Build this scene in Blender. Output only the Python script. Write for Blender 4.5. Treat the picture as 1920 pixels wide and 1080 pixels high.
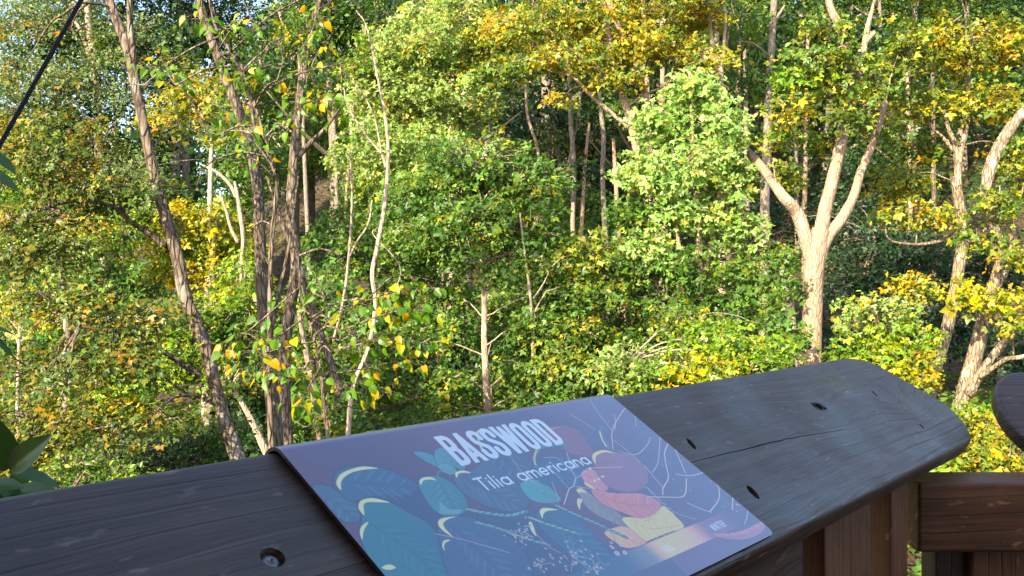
import bpy, bmesh, math, random
import numpy as np
from mathutils import Vector, Matrix

random.seed(7)
rng = np.random.default_rng(7)
sc = bpy.context.scene
for o in list(bpy.data.objects): bpy.data.objects.remove(o, do_unlink=True)
C = sc.collection

# ------------------------------------------------------------------ camera
F = 1755.0                      # focal length in photo pixels (1920 wide)
ZC = 4.2                        # eye height above z = 0
cam_d = bpy.data.cameras.new('camera'); cam = bpy.data.objects.new('camera', cam_d); C.objects.link(cam)
cam_d.sensor_width = 36.0; cam_d.lens = 36.0*F/1920.0; cam_d.clip_start = 0.05; cam_d.clip_end = 3000
cam.location = (0, 0, ZC); cam.rotation_euler = (math.radians(90), 0, 0)
cam_d.dof.use_dof = False
sc.camera = cam

# ------------------------------------------------------------------ sky, sun, exposure
SUN_EL, SUN_AZ = math.radians(30), math.radians(212)      # azimuth clockwise from +Y; sun behind the viewer's left shoulder
world = bpy.data.worlds.new('World'); sc.world = world; world.use_nodes = True
nt = world.node_tree; bg = nt.nodes['Background']
sky = nt.nodes.new('ShaderNodeTexSky'); sky.sky_type = 'NISHITA'; sky.sun_disc = False
sky.sun_elevation = SUN_EL; sky.sun_rotation = SUN_AZ; sky.dust_density = 1.6; sky.ozone_density = 0.8; sky.air_density = 0.9
nt.links.new(sky.outputs[0], bg.inputs[0]); bg.inputs[1].default_value = 0.15
sl = bpy.data.lights.new('sun', 'SUN'); so = bpy.data.objects.new('sun', sl); C.objects.link(so)
sl.energy = 4.2; sl.angle = math.radians(0.5); sl.color = (1.0, 0.865, 0.61)
sdir = Vector((math.sin(SUN_AZ)*math.cos(SUN_EL), math.cos(SUN_AZ)*math.cos(SUN_EL), math.sin(SUN_EL)))   # towards the sun
so.rotation_euler = sdir.to_track_quat('Z', 'Y').to_euler()
so.location = sdir*30 + Vector((0, 0, ZC))
SD = np.array(sdir)
sc.view_settings.view_transform = 'Standard'; sc.view_settings.look = 'None'
sc.view_settings.exposure = 1.84; sc.view_settings.gamma = 1.0; sc.view_settings.use_curve_mapping = False
sc.cycles.max_bounces = 8; sc.cycles.transmission_bounces = 6; sc.cycles.diffuse_bounces = 4

# ------------------------------------------------------------------ helpers
def P(px, py, d): return np.array([(px-960)/F*d, d, ZC+(540-py)/F*d])

def link(o, parent=None):
    C.objects.link(o)
    if parent is not None:
        o.parent = parent
    return o
def tag(o, label=None, cat=None, group=None, kind=None):
    if label: o['label'] = label
    if cat: o['category'] = cat
    if group: o['group'] = group
    if kind: o['kind'] = kind
    return o
def thing(name, loc, label, cat, group=None):
    o = bpy.data.objects.new(name, None); o.empty_display_size = .1
    o.location = Vector([float(v) for v in loc]); C.objects.link(o)
    return tag(o, label, cat, group)

class Buf:
    """numpy mesh buffer: triangles and quads, optional colour per vertex"""
    def __init__(s): s.v=[]; s.t=[]; s.q=[]; s.c=[]; s.n=0
    def add(s, v, tris=None, quads=None, col=None):
        v = np.asarray(v, float).reshape(-1,3)
        if tris is not None and len(tris): s.t.append(np.asarray(tris).reshape(-1,3)+s.n)
        if quads is not None and len(quads): s.q.append(np.asarray(quads).reshape(-1,4)+s.n)
        if col is not None: s.c.append(np.broadcast_to(np.asarray(col,float), (len(v),3)))
        s.v.append(v); s.n += len(v)
    def mesh(s, name, origin=(0,0,0), smooth=False):
        v = np.concatenate(s.v)-np.asarray(origin, float)
        t = np.concatenate(s.t) if s.t else np.zeros((0,3),int)
        q = np.concatenate(s.q) if s.q else np.zeros((0,4),int)
        me = bpy.data.meshes.new(name)
        me.vertices.add(len(v)); me.vertices.foreach_set('co', v.astype(np.float32).ravel())
        nl = t.size+q.size
        me.loops.add(nl); me.loops.foreach_set('vertex_index', np.concatenate([t.ravel(), q.ravel()]).astype(np.int32))
        me.polygons.add(len(t)+len(q))
        ls = np.concatenate([np.arange(len(t))*3, t.size+np.arange(len(q))*4]).astype(np.int32)
        me.polygons.foreach_set('loop_start', ls)
        if smooth: me.polygons.foreach_set('use_smooth', np.ones(len(ls), bool))
        me.update(calc_edges=True)
        if s.c:
            c = np.concatenate(s.c); a = me.color_attributes.new('tint', 'FLOAT_COLOR', 'POINT')
            a.data.foreach_set('color', np.concatenate([c, np.ones((len(c),1))],1).astype(np.float32).ravel())
        return me
    def obj(s, name, mat, parent=None, origin=None, smooth=False, kind=None):
        og = origin if origin is not None else (np.array(parent.location) if parent is not None else (0,0,0))
        me = s.mesh(name, og, smooth)
        me.materials.append(mat)
        o = bpy.data.objects.new(name, me); link(o, parent)
        if parent is None and origin is not None: o.location = Vector(origin)
        if kind: o['kind'] = kind
        return o

def catmull(pts, sub=6):
    p = np.asarray(pts, float)
    if len(p) < 3: 
        t = np.linspace(0,1,sub*(len(p)-1)+1)[:,None]; return p[0]*(1-t)+p[-1]*t
    e = np.vstack([2*p[0]-p[1], p, 2*p[-1]-p[-2]]); out=[]
    for i in range(len(p)-1):
        a,b,c,d = e[i:i+4]
        for k in range(sub):
            t=k/sub
            out.append(.5*((2*b)+(c-a)*t+(2*a-5*b+4*c-d)*t*t+(3*b-a-3*c+d)*t**3))
    out.append(p[-1]); return np.array(out)
def tube(buf, pts, rad, n=8, rough=0., cap=True, col=None):
    pts = np.asarray(pts,float); m=len(pts); rad=np.broadcast_to(rad,(m,)).astype(float)
    T = np.gradient(pts, axis=0); T /= np.linalg.norm(T,axis=1)[:,None]+1e-9
    ref = np.array([0.,1,0]) if abs(T[:,1]).mean()<.9 else np.array([1.,0,0])
    A = np.cross(T, ref); A/=np.linalg.norm(A,axis=1)[:,None]+1e-9; B=np.cross(T,A)
    th = np.arange(n)/n*2*np.pi
    R = rad[:,None]*np.ones((m,n))
    if rough>0: R = R*(1+rough*(rng.random((m,n))-.5)+rough*.6*np.sin(th*3+rng.random()*6)[None,:])
    V = pts[:,None,:]+R[:,:,None]*(np.cos(th)[None,:,None]*A[:,None,:]+np.sin(th)[None,:,None]*B[:,None,:])
    V=V.reshape(-1,3); i=np.arange(m-1)[:,None]*n; j=np.arange(n)[None,:]; j2=(j+1)%n
    q=np.stack([i+j,i+j2,i+n+j2,i+n+j],-1).reshape(-1,4)
    if cap:
        V=np.vstack([V,pts[-1:]]); t=np.stack([(m-1)*n+np.arange(n),(m-1)*n+(np.arange(n)+1)%n,np.full(n,m*n)],-1)
    else: t=None
    buf.add(V,t,q,col)

# ------------------------------------------------------------------ materials
def newmat(name):
    m=bpy.data.materials.new(name); m.use_nodes=True; nt=m.node_tree
    return m, nt, nt.nodes['Principled BSDF'], (lambda t: nt.nodes.new('ShaderNode'+t)), nt.links.new
def ramp(N, pts):
    r=N('ValToRGB'); e=r.color_ramp.elements
    while len(e)<len(pts): e.new(.5)
    for k,(p,c) in enumerate(pts): e[k].position=p; e[k].color=(*c,1) if len(c)==3 else c
    return r
def leaf_mat(name, trans=.38, use_attr=True, col=(.06,.12,.02), rough=.42, var=.25, gloss=.018, veins=False):
    m=bpy.data.materials.new(name); m.use_nodes=True; nt=m.node_tree; nt.nodes.clear(); L=nt.links.new
    N=lambda t: nt.nodes.new('ShaderNode'+t)
    out=N('OutputMaterial'); dif=N('BsdfDiffuse'); tr=N('BsdfTranslucent'); gl=N('BsdfGlossy'); mx=N('MixShader'); mx2=N('MixShader')
    hs=N('HueSaturation'); hs.inputs['Saturation'].default_value=1.14
    if use_attr:
        a=N('Attribute'); a.attribute_name='tint'; L(a.outputs['Color'],hs.inputs['Color'])
        g=N('NewGeometry'); mr=N('MapRange'); mr.inputs[3].default_value=1-var; mr.inputs[4].default_value=1+var
        L(g.outputs['Random Per Island'],mr.inputs[0]); L(mr.outputs[0],hs.inputs['Value'])
    else:
        oi=N('ObjectInfo'); mr=N('MapRange'); mr.inputs[3].default_value=1-var; mr.inputs[4].default_value=1+var
        L(oi.outputs['Random'],mr.inputs[0]); L(mr.outputs[0],hs.inputs['Value'])
        tc=N('TexCoord'); no=N('TexNoise'); no.inputs['Scale'].default_value=30; L(tc.outputs['Object'],no.inputs['Vector'])
        mm=N('MixRGB'); mm.inputs[1].default_value=(*col,1); mm.inputs[2].default_value=(col[0]*1.5,col[1]*1.25,col[2],1)
        L(no.outputs[0],mm.inputs[0]); L(mm.outputs[0],hs.inputs['Color'])
    L(hs.outputs[0],dif.inputs[0])
    # light that passes through a leaf comes out yellower
    tm=N('MixRGB'); tm.blend_type='MULTIPLY'; tm.inputs[0].default_value=1; tm.inputs[2].default_value=(1.35,1.25,.55,1)
    L(hs.outputs[0],tm.inputs[1]); L(tm.outputs[0],tr.inputs[0])
    gl.inputs['Roughness'].default_value=rough; gl.inputs[0].default_value=(1,1,1,1)
    mx.inputs[0].default_value=trans; L(dif.outputs[0],mx.inputs[1]); L(tr.outputs[0],mx.inputs[2])
    lw=N('LayerWeight'); lw.inputs[0].default_value=.25; mp=N('MapRange'); mp.inputs[3].default_value=gloss; mp.inputs[4].default_value=gloss*5
    L(lw.outputs['Fresnel'],mp.inputs[0]); L(mp.outputs[0],mx2.inputs[0]); L(mx.outputs[0],mx2.inputs[1]); L(gl.outputs[0],mx2.inputs[2])
    L(mx2.outputs[0],out.inputs[0]); return m
M_leaf = leaf_mat('leaf_blades')
def bark_mat(name, c1, c2, lichen=(.42,.42,.36), lich=.5, scale=1.0, crk=.45, bd=.02):
    m,nt,b,N,L=newmat(name)
    tc=N('TexCoord'); mp=N('Mapping'); mp.inputs['Scale'].default_value=(20*scale,20*scale,5.5*scale); L(tc.outputs['Object'],mp.inputs[0])
    v=N('TexVoronoi'); v.feature='DISTANCE_TO_EDGE'; v.inputs['Scale'].default_value=1.6
    no=N('TexNoise'); no.inputs['Scale'].default_value=1.4; no.inputs['Detail'].default_value=8; L(mp.outputs[0],no.inputs['Vector'])
    ad=N('MixRGB'); ad.inputs[0].default_value=.35; L(mp.outputs[0],ad.inputs[1]); L(no.outputs['Color'],ad.inputs[2]); L(ad.outputs[0],v.inputs['Vector'])
    r1=ramp(N,[(0.0,(0,0,0)),(.18,(1,1,1))]); L(v.outputs['Distance'],r1.inputs[0])
    r2=ramp(N,[(.3,c2),(.7,c1)]); L(no.outputs[0],r2.inputs[0])
    mx=N('MixRGB'); mx.blend_type='MULTIPLY'; mx.inputs[0].default_value=crk; L(r2.outputs[0],mx.inputs[1]); L(r1.outputs[0],mx.inputs[2])
    n2=N('TexNoise'); n2.inputs['Scale'].default_value=4.5; n2.inputs['Detail'].default_value=5; L(tc.outputs['Object'],n2.inputs['Vector'])
    r3=ramp(N,[(.58,(0,0,0)),(.66,(lich,lich,lich))]); L(n2.outputs[0],r3.inputs[0])
    m3=N('MixRGB'); L(r3.outputs[0],m3.inputs[0]); L(mx.outputs[0],m3.inputs[1]); m3.inputs[2].default_value=(*lichen,1)
    L(m3.outputs[0],b.inputs['Base Color']); b.inputs['Roughness'].default_value=.9; b.inputs['Specular IOR Level'].default_value=.2
    mm=N('Math'); mm.operation='ADD'; L(no.outputs[0],mm.inputs[0]); L(r1.outputs[0],mm.inputs[1])
    bu=N('Bump'); bu.inputs['Strength'].default_value=.9; bu.inputs['Distance'].default_value=bd; L(mm.outputs[0],bu.inputs['Height']); L(bu.outputs[0],b.inputs['Normal'])
    return m
BK = {'tan': bark_mat('tan_bark',(.44,.31,.22),(.31,.205,.14),(.48,.38,.28),.5,1.0,.30,.010),
      'brown': bark_mat('furrowed_brown_bark',(.25,.19,.14),(.10,.072,.052),(.30,.28,.23),.6,.9,.6),
      'grey': bark_mat('grey_bark',(.32,.265,.21),(.17,.135,.105),(.40,.37,.3),.5,1.0,.35,.01),
      'pale': bark_mat('pale_bark',(.48,.37,.28),(.32,.235,.17),(.52,.44,.34),.4,1.0,.3,.008),
      'mossy': bark_mat('lichen_blotched_bark',(.44,.33,.22),(.17,.125,.085),(.54,.50,.38),.9,.9,.5)}

# ------------------------------------------------------------------ ground
def sstep(a,b,x):
    t=np.clip((x-a)/(b-a),0,1); return t*t*(3-2*t)
def gz(x,y):
    x=np.asarray(x,float); y=np.asarray(y,float)
    side=.10+.30*sstep(-.38,-.12,x/np.maximum(y,5))
    h=1.75+.12*np.sin(x*.31+1)+.1*np.sin(y*.27+x*.13)
    h=h+np.clip(y-27,0,75)*side+.8*sstep(40,100,y)*np.sin(x*.06+2)
    h=h-.9*sstep(-4,-14,x)*sstep(30,12,y)
    return h-1.2*sstep(5,1,y)
gx=np.concatenate([np.linspace(-900,-90,14)[:-1],np.linspace(-90,90,121),np.linspace(90,900,14)[1:]])
gy=np.concatenate([np.linspace(-900,-30,12)[:-1],np.linspace(-30,130,107),np.linspace(130,1500,16)[1:]])
X,Y=np.meshgrid(gx,gy); Z=gz(X,np.where(Y<5,5,Y)); Z=Z-1.2*sstep(5,1,Y)*0
gb=Buf(); nx=len(gx); ii=np.arange(len(gy)-1)[:,None]*nx+np.arange(nx-1)[None,:]
gb.add(np.stack([X,Y,Z],-1), None, np.stack([ii,ii+1,ii+nx+1,ii+nx],-1).reshape(-1,4))
m,nt,b,N,L=newmat('leaf_litter_soil')
tc=N('TexCoord'); n1=N('TexNoise'); n1.inputs['Scale'].default_value=.35; n1.inputs['Detail'].default_value=6; L(tc.outputs['Object'],n1.inputs['Vector'])
v=N('TexVoronoi'); v.inputs['Scale'].default_value=14; L(tc.outputs['Object'],v.inputs['Vector'])
r=ramp(N,[(0,(.025,.017,.010)),(.45,(.065,.042,.024)),(.8,(.11,.072,.04)),(1,(.05,.05,.02))]); L(v.outputs['Color'],r.inputs[0])
r2=ramp(N,[(.4,(.4,.4,.4)),(.62,(1,1,1))]); L(n1.outputs[0],r2.inputs[0])
mx=N('MixRGB'); mx.blend_type='MULTIPLY'; mx.inputs[0].default_value=1; L(r.outputs[0],mx.inputs[1]); L(r2.outputs[0],mx.inputs[2]); L(mx.outputs[0],b.inputs['Base Color'])
b.inputs['Roughness'].default_value=.95
bu=N('Bump'); bu.inputs['Distance'].default_value=.012; L(v.outputs[0],bu.inputs['Height']); L(bu.outputs[0],b.inputs['Normal'])
ground=gb.obj('forest_floor',m,smooth=True); tag(ground,kind='structure')

# ------------------------------------------------------------------ foliage
def T_kite():
    v=[(0,0,0),(-.36,.42,.10),(0,1,-.06),(.36,.42,.10)]; return np.array(v,float),np.array([(0,2,1),(0,3,2)])
def T_oval():
    v=[(0,0,0),(-.24,.28,.07),(-.26,.62,.07),(0,1,-.10),(.26,.62,.07),(.24,.28,.07),(0,.5,0)]
    return np.array(v,float),np.array([(0,6,1),(1,6,2),(2,6,3),(3,6,4),(4,6,5),(5,6,0)])
def T_cupped():
    V=[(0,0,0)]; T=[]
    for a,l,w,zz in ((8,.95,.26,-.25),(70,.75,.25,.28),(-55,.9,.22,.22)):
        a=math.radians(a); d=np.array([math.sin(a),math.cos(a)]); p=np.array([d[1],-d[0]]); k=len(V)
        for pt,z in ((d*l*.5+p*w,zz*.4+.06),(d*l,zz),(d*l*.5-p*w,zz*.4+.06)): V.append((pt[0],pt[1],z))
        T+= [(0,k,k+1),(0,k+1,k+2)]
    return np.array(V,float),np.array(T)
def T_maple():
    V=[(0,0,0)]; T=[]
    for a,l,w in ((0,1,.30),(62,.85,.27),(-62,.85,.27)):
        a=math.radians(a); d=np.array([math.sin(a),math.cos(a)]); p=np.array([d[1],-d[0]])
        k=len(V)
        for pt,z in ((d*l*.5+p*w,.05),(d*l,-.08),(d*l*.5-p*w,.05)): V.append((pt[0],pt[1],z+abs(a)*.02))
        T+= [(0,k,k+1),(0,k+1,k+2)]
    return np.array(V,float),np.array(T)
TM={'kite':T_kite(),'oval':T_oval(),'maple':T_maple(),'cupped':T_cupped()}
# albedo ramps from green to the turned leaves: (share, rgb)
PAL={
 'green':[(.28,(0.054,0.116,0.026)),(.36,(0.091,0.167,0.039)),(.26,(0.142,0.218,0.050)),(.08,(0.206,0.252,0.046)),(.02,(0.327,0.281,0.046))],
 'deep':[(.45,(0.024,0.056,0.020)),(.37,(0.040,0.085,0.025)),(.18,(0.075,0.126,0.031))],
 'dark':[(.5,(0.016,0.039,0.017)),(.35,(0.026,0.058,0.022)),(.15,(0.050,0.087,0.026))],  # leaf tones darkened to stand in for deep shade in the woods
 'pale':[(.20,(0.126,0.199,0.054)),(.4,(0.218,0.306,0.093)),(.32,(0.324,0.407,0.149)),(.06,(0.316,0.310,0.063)),(.02,(0.390,0.281,0.037))],
 'lime':[(.36,(0.097,0.179,0.032)),(.42,(0.167,0.257,0.042)),(.22,(0.273,0.330,0.050))],
 'yellow':[(.26,(0.160,0.209,0.032)),(.40,(0.289,0.291,0.042)),(.27,(0.419,0.349,0.046)),(.07,(0.440,0.281,0.042))],
 'amber':[(.28,(.115,.165,.035)),(.35,(.22,.25,.045)),(.24,(.34,.295,.05)),(.11,(.40,.27,.05)),(.02,(.37,.20,.05))],
 'mint':[(.22,(.16,.26,.075)),(.4,(.25,.375,.12)),(.32,(.37,.49,.19)),(.06,(.36,.33,.08))],
 'russet':[(.34,(.060,.098,.024)),(.33,(.105,.135,.030)),(.20,(.175,.175,.038)),(.11,(.26,.175,.045)),(.02,(.31,.165,.045))],
 'mixed':[(.34,(0.072,0.131,0.029)),(.33,(0.129,0.189,0.039)),(.22,(0.220,0.252,0.048)),(.09,(0.331,0.291,0.050)),(.02,(0.368,0.233,0.046))],
 'ash':[(.3,(0.084,0.136,0.050)),(.45,(0.130,0.184,0.071)),(.25,(0.190,0.242,0.093))],
}
def field(p, s, k=5, seed=0):
    r=np.random.default_rng(seed); o=np.zeros(len(p))
    for i in range(k):
        w=r.normal(size=3); w/=np.linalg.norm(w); o+=np.sin(p@w*(s*(1+i*.6))+r.random()*6.28)
    return o/k
def unit(a): return a/(np.linalg.norm(a,axis=-1,keepdims=True)+1e-9)
def leaves(buf, pos, nrm, dirv, size, tmpl, col):
    V,T=TM[tmpl]; n=len(pos)
    z=unit(nrm); y=unit(dirv-(dirv*z).sum(1,keepdims=True)*z); x=np.cross(y,z)
    W=pos[:,None,:]+size[:,None,None]*(V[None,:,0:1]*x[:,None,:]+V[None,:,1:2]*y[:,None,:]+V[None,:,2:3]*z[:,None,:])
    k=len(V); tr=(T[None]+ (np.arange(n)*k)[:,None,None]).reshape(-1,3)
    buf.add(W.reshape(-1,3),tr,None,np.repeat(col,k,axis=0))
def pick(pal, u):
    w=np.array([a for a,_ in PAL[pal]]); c=np.cumsum(w)/w.sum(); cols=np.array([b for _,b in PAL[pal]])
    i=np.searchsorted(c, np.clip(u,0,.9999)); return cols[np.minimum(i,len(cols)-1)]
STAT={'leaves':0}
def foliage(lb, tb, masses, size, dens, tmpl, pal, anchor=None, seed=0, flat=.55, clump=.0, spray=None, K=12, scatter=.55, layer=0):
    """masses: (centre xyz, radii xyz, [palette]). Twigs go to tb, leaves to lb."""
    r=np.random.default_rng(1000+seed)
    for mi,ms in enumerate(masses):
        c,R=np.array(ms[0],float),np.array(ms[1],float); pl=ms[2] if len(ms)>2 and ms[2] else pal
        dm=ms[3] if len(ms)>3 else 1.
        nl=int(dens*dm*math.pi*R[0]*R[2]/(size*size*.5)); ns=max(3,nl//K)
        d=unit(r.normal(size=(ns*3,3))); rad=r.random(ns*3)**.42
        s=d*rad[:,None]
        if layer: s[:,2]=np.round(s[:,2]*layer+.25*r.normal(size=len(s)))/layer*.95   # tiers of branches
        p=c+s*R*(1+.16*field(d,2.3,4,seed+mi))[:,None]
        f=field(p,2.2/np.mean(R)**.5,6,seed*7+mi)
        p=p[f>np.quantile(f,clump)] if clump>0 else p
        p=p[:ns]; ns=len(p)
        sr=spray if spray else size*2.6
        # each spray: a plane tilted a little from level
        N0=unit(np.array([0,0,.8])+flat*r.normal(size=(ns,3))*.8+.75*SD)
        out=unit(p-c+r.normal(size=(ns,3))*.3*R.mean())
        N0=unit(N0+.25*out)
        base=pick(pl,np.zeros(1))
        us=np.clip(.5+.42*field(p,1.6/np.mean(R)**.5,5,seed*13+mi+5)+.20*r.normal(size=ns),0,1)
        off=r.normal(size=(ns,K,3)); off=off-(off*N0[:,None]).sum(-1,keepdims=True)*N0[:,None]
        rr=np.sqrt(r.random((ns,K,1))); offu=unit(off)
        pos=p[:,None]+offu*rr*sr+N0[:,None]*r.normal(size=(ns,K,1))*sr*.16-np.array([0,0,1.])*rr**2*sr*.25
        nr=unit(N0[:,None]+r.normal(size=(ns,K,3))*scatter+.25*offu)
        dr=offu+r.normal(size=(ns,K,3))*.35+np.array([0,0,-.25])
        u=np.clip(us[:,None]+.16*r.normal(size=(ns,K)),0,1)
        # rank to uniform so that palette shares hold
        uu=u.ravel(); uu=np.argsort(np.argsort(uu))/len(uu)
        col=pick(pl,uu)*(1+.12*r.normal(size=(len(uu),1)))*(1+.06*r.normal(size=(len(uu),3)))
        sz=size*np.exp(.30*r.normal(size=len(uu)))
        pp,nn,dd_=pos.reshape(-1,3),nr.reshape(-1,3),dr.reshape(-1,3); cc=np.clip(col,.005,.7)
        if tmpl=='maple':
            mk=r.random(len(uu)); k1=mk<.5; k2=(mk>=.5)&(mk<.8); k3=mk>=.8
            leaves(lb,pp[k1],nn[k1],dd_[k1],sz[k1],'maple',cc[k1]); leaves(lb,pp[k2],nn[k2],dd_[k2],sz[k2],'cupped',cc[k2]); leaves(lb,pp[k3],nn[k3],dd_[k3],sz[k3]*1.1,'oval',cc[k3])
        else: leaves(lb,pp,nn,dd_,sz,tmpl,cc)
        STAT['leaves']+=len(uu)
        if tb is not None:
            # limb into the mass, then a twig to a share of the sprays
            if anchor is not None:
                A=np.array(anchor(c)); mid=(A+c)/2+np.array([0,0,.12*np.linalg.norm(c-A)])
                br=catmull([A,mid,c],5); tube(tb,br+r.normal(size=br.shape)*.015*R.mean(),np.linspace(.013,.005,len(br))*(1+.25*R.mean()),5)
            nt_=min(ns,max(6,int(ns*.35)))
            q=p[:nt_]; o=c+(q-c)*(.25+.3*r.random((nt_,1)))
            for a,b_ in zip(o,q):
                m1=(a+b_)/2+r.normal(size=3)*.06*np.linalg.norm(b_-a)+np.array([0,0,.05])
                tube(tb,[a,m1,b_],[.011,.007,.003],3,cap=False)
def M(px,py,rx,rz,d,pal=None,dm=1.,rd=None):
    """a foliage mass read off at a pixel and a distance"""
    k=d/F; return (P(px,py,d),np.array([rx*k, rd if rd else .6*(rx+rz)*k, rz*k]),pal,dm)
WSC=.76
def stem(buf, pts, d, n=8, rough=.08, ground_ext=False, sub=6, wig=.0):
    """pts: (px, py, width_px[, depth]); returns 3-D centre line"""
    p=[];w=[]
    for q in pts:
        dd=q[3] if len(q)>3 else d
        p.append(P(q[0],q[1],dd)); w.append(q[2]/2/F*dd*WSC*(.80 if q[0]<720 else .92))
    if ground_ext:
        a=p[-1]; dirr=(p[-1]-p[-2]); t=(gz(a[0],a[1])-.25-a[2])/min(dirr[2],-1e-3); t=max(t,.1)
        g=a+dirr*np.array([min(t,2.5)/t*1.0,1,1])*t; g[2]=gz(g[0],g[1])-.25; p.append(g); w.append(w[-1]*1.25)
    cl=catmull(p,sub); ww=np.interp(np.linspace(0,len(w)-1,len(cl)),np.arange(len(w)),w)
    if wig: cl=cl+rng.normal(size=cl.shape)*wig*ww[:,None]
    tube(buf,cl,ww,n,rough); return cl
LSC=.66
def tree(name,label,cat,d,trunk,limbs=(),masses=(),bark='brown',size=.1,dens=3,tmpl='maple',pal='green',seed=0,group=None,
         flat=.55,clump=.2,K=12,spray=None,scatter=.55,layer=0,base=None,n=12,twigs=True,ext=True):
    if trunk:
        tb=Buf(); cl=stem(tb,trunk,d,n=n,ground_ext=ext); g=cl[-1].copy(); g[2]=gz(g[0],g[1]) if ext else g[2]
    else:
        c0=masses[0][0]; x0,y0=(base if base else (c0[0],c0[1])); g=np.array([x0,y0,float(gz(x0,y0))]); tb=Buf()
        top=c0+np.array([0,0,.3*masses[0][1][2]]); cl=catmull([top,(top+g)/2+rng.normal(size=3)*.1,g+np.array([0,0,-.2])],6)
        tube(tb,cl,np.linspace(.03,.07,len(cl))*(1 if d<20 else 1.6),8,.1)
    root=thing(name,g,label,cat,group)
    tb.obj('trunk',BK[bark],root,smooth=True)
    lines=[cl]
    for lm in limbs:
        bb=Buf(); lines.append(stem(bb,lm,d,n=8 if n>8 else 6)); bb.obj('limb',BK[bark],root,smooth=True)
    if masses:
        size=size*LSC
        allp=np.concatenate([l[:max(2,int(len(l)*.8))] for l in lines])
        def anchor(c):
            k=np.argmin(np.linalg.norm((allp-(c-np.array([0,0,.3])))*np.array([1,1,.8]),axis=1)); return allp[k]
        lb=Buf(); wb=Buf()
        foliage(lb,wb if twigs else None,masses,size,dens,tmpl,pal,anchor,seed,flat,clump,spray,K,scatter,layer)
        lb.obj('crown',M_leaf,root,kind='stuff')
        if twigs: wb.obj('twigs',BK[bark],root,kind='stuff')
    return root
# ------------------------------------------------------------------ near trees on the left
tree('maple_tree','furrowed grey-brown trunk leaning left, with layered green and russet leaves at the far left','tree',9.0,
 [(196,-60,26),(205,0,26),(238,90,30),(258,180,30),(276,270,31),(300,370,36),(332,480,38),(348,560,40),(385,650,40),(412,760,40),(455,885,50)],
 limbs=[[(243,0,18),(244,50,20),(252,120,24)],[(0,418,7,8.2),(60,400,9,8.4),(130,378,11,8.6),(205,385,13,8.8),(245,415,15,8.9),(315,462,19,9)],
        [(208,330,6,8.8),(222,372,9,8.8),(236,408,12,8.9)],[(150,612,6,8.3),(222,622,10,8.5),(262,632,13,8.7),(315,665,17,8.9),(378,705,20,9)],
        [(270,590,5,8.8),(292,610,8,8.8),(300,650,10,8.8),(318,668,12,8.9)],[(150,5,6,8.7),(190,8,9,8.9),(215,20,12,9)],
        [(235,640,5,9.3),(330,725,8,9.1),(372,745,9,9.0),(415,762,10,9.0)]],
 masses=[M(70,300,130,62,8.6),M(210,345,120,50,8.8),M(60,215,130,40,8.8,None,.6),M(190,250,80,36,9.2,None,.6),M(340,235,80,36,9.4,None,.6),M(40,420,110,45,8.4),M(150,395,90,32,8.8),
         M(110,565,120,40,8.4),M(250,598,105,34,8.7),M(210,660,110,40,8.5),M(90,690,140,50,8.4),M(330,120,60,35,9.2,None,.6),M(130,60,110,24,9,None,.4),
         M(110,790,150,55,8.2),M(280,780,100,36,8.4),M(40,860,90,40,8.2),M(300,420,60,22,9.4,None,.6),M(40,130,90,26,9,None,.45),M(60,480,100,36,8.8)],
 bark='brown',size=.060,dens=1.75,tmpl='maple',pal='russet',seed=1,flat=.28,clump=.25,K=16,spray=.20,scatter=.38,layer=3,n=18)
tree('locust_tree','rough upright trunk behind the hanging heart-shaped leaves, nearest left of the paired stems','tree',10.5,
 [(360,-60,24),(378,20,25),(402,90,27),(432,170,30),(457,235,32),(480,330,34),(486,430,35),(492,560,38),(505,690,42),(518,850,48)],
 limbs=[[(452,120,8),(470,190,10),(478,260,14),(486,320,16)],[(560,330,7),(540,470,10,10.3),(520,560,12,10.3),(505,640,15,10.4)]],
 masses=[M(420,-90,170,50,10.5,None,.6),M(580,60,60,40,11,None,.4),M(400,240,40,30,11,'amber',.6)],
 bark='brown',size=.07,dens=1.5,tmpl='maple',pal='mixed',seed=2,clump=.3,n=18)
tree('locust_tree','paired trunk with flaking grey bark, between the leaning trunk and the bare pale sapling','tree',11.5,
 [(612,-60,20),(600,0,22),(578,80,24),(566,160,26),(553,280,30),(546,400,32),(556,500,34),(541,600,36),(532,700,40),(538,830,42)],
 limbs=[[(500,330,8,11.3),(530,420,14,11.2),(562,500,19,11.2),(585,580,22,11.2),(610,650,24,11.2),(640,745,28,11.2)],[(640,200,8),(610,240,11),(575,275,16),(556,300,18)],[(690,690,6,11),(668,640,9,11),(655,600,11,11)]],
 masses=[M(640,-80,150,50,11.5,None,.6),M(600,180,60,36,12,'amber',.3)],
 bark='brown',size=.07,dens=1.4,tmpl='maple',pal='mixed',seed=3,clump=.3,n=18)
tree('leaning_trunk','short mottled stem leaning left at the foot of the paired trunks','tree',12.0,[(440,735,12),(462,770,17),(484,815,22),(500,850,24)],bark='pale',n=12,masses=[M(430,715,60,30,12,'russet',.8)],size=.06,dens=1.5,seed=4)
tree('bare_sapling','thin pale nearly leafless sapling with a kink, rising left of the middle of the view','sapling',8.0,
 [(668,20,4),(688,52,5),(707,140,7),(722,215,8),(728,290,10),(722,380,12),(708,460,13),(698,515,14),(704,570,14),(692,650,14),(664,720,14),(655,790,16)],
 limbs=[[(645,165,3),(652,200,5),(690,258,7),(716,290,8),(724,315,9)],[(655,270,4),(660,360,6),(657,440,8),(650,520,9),(640,580,9),(625,640,9)],[(698,375,5),(690,420,6),(668,455,7),(656,480,8)],
        [(640,130,3),(668,160,4),(700,215,5),(718,300,6)],[(735,560,2),(750,500,2),(700,440,3),(712,425,4)]],
 bark='pale',n=8,masses=[M(690,60,26,18,8,'lime',.3)],size=.06,dens=.8,seed=5,twigs=True)
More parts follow.
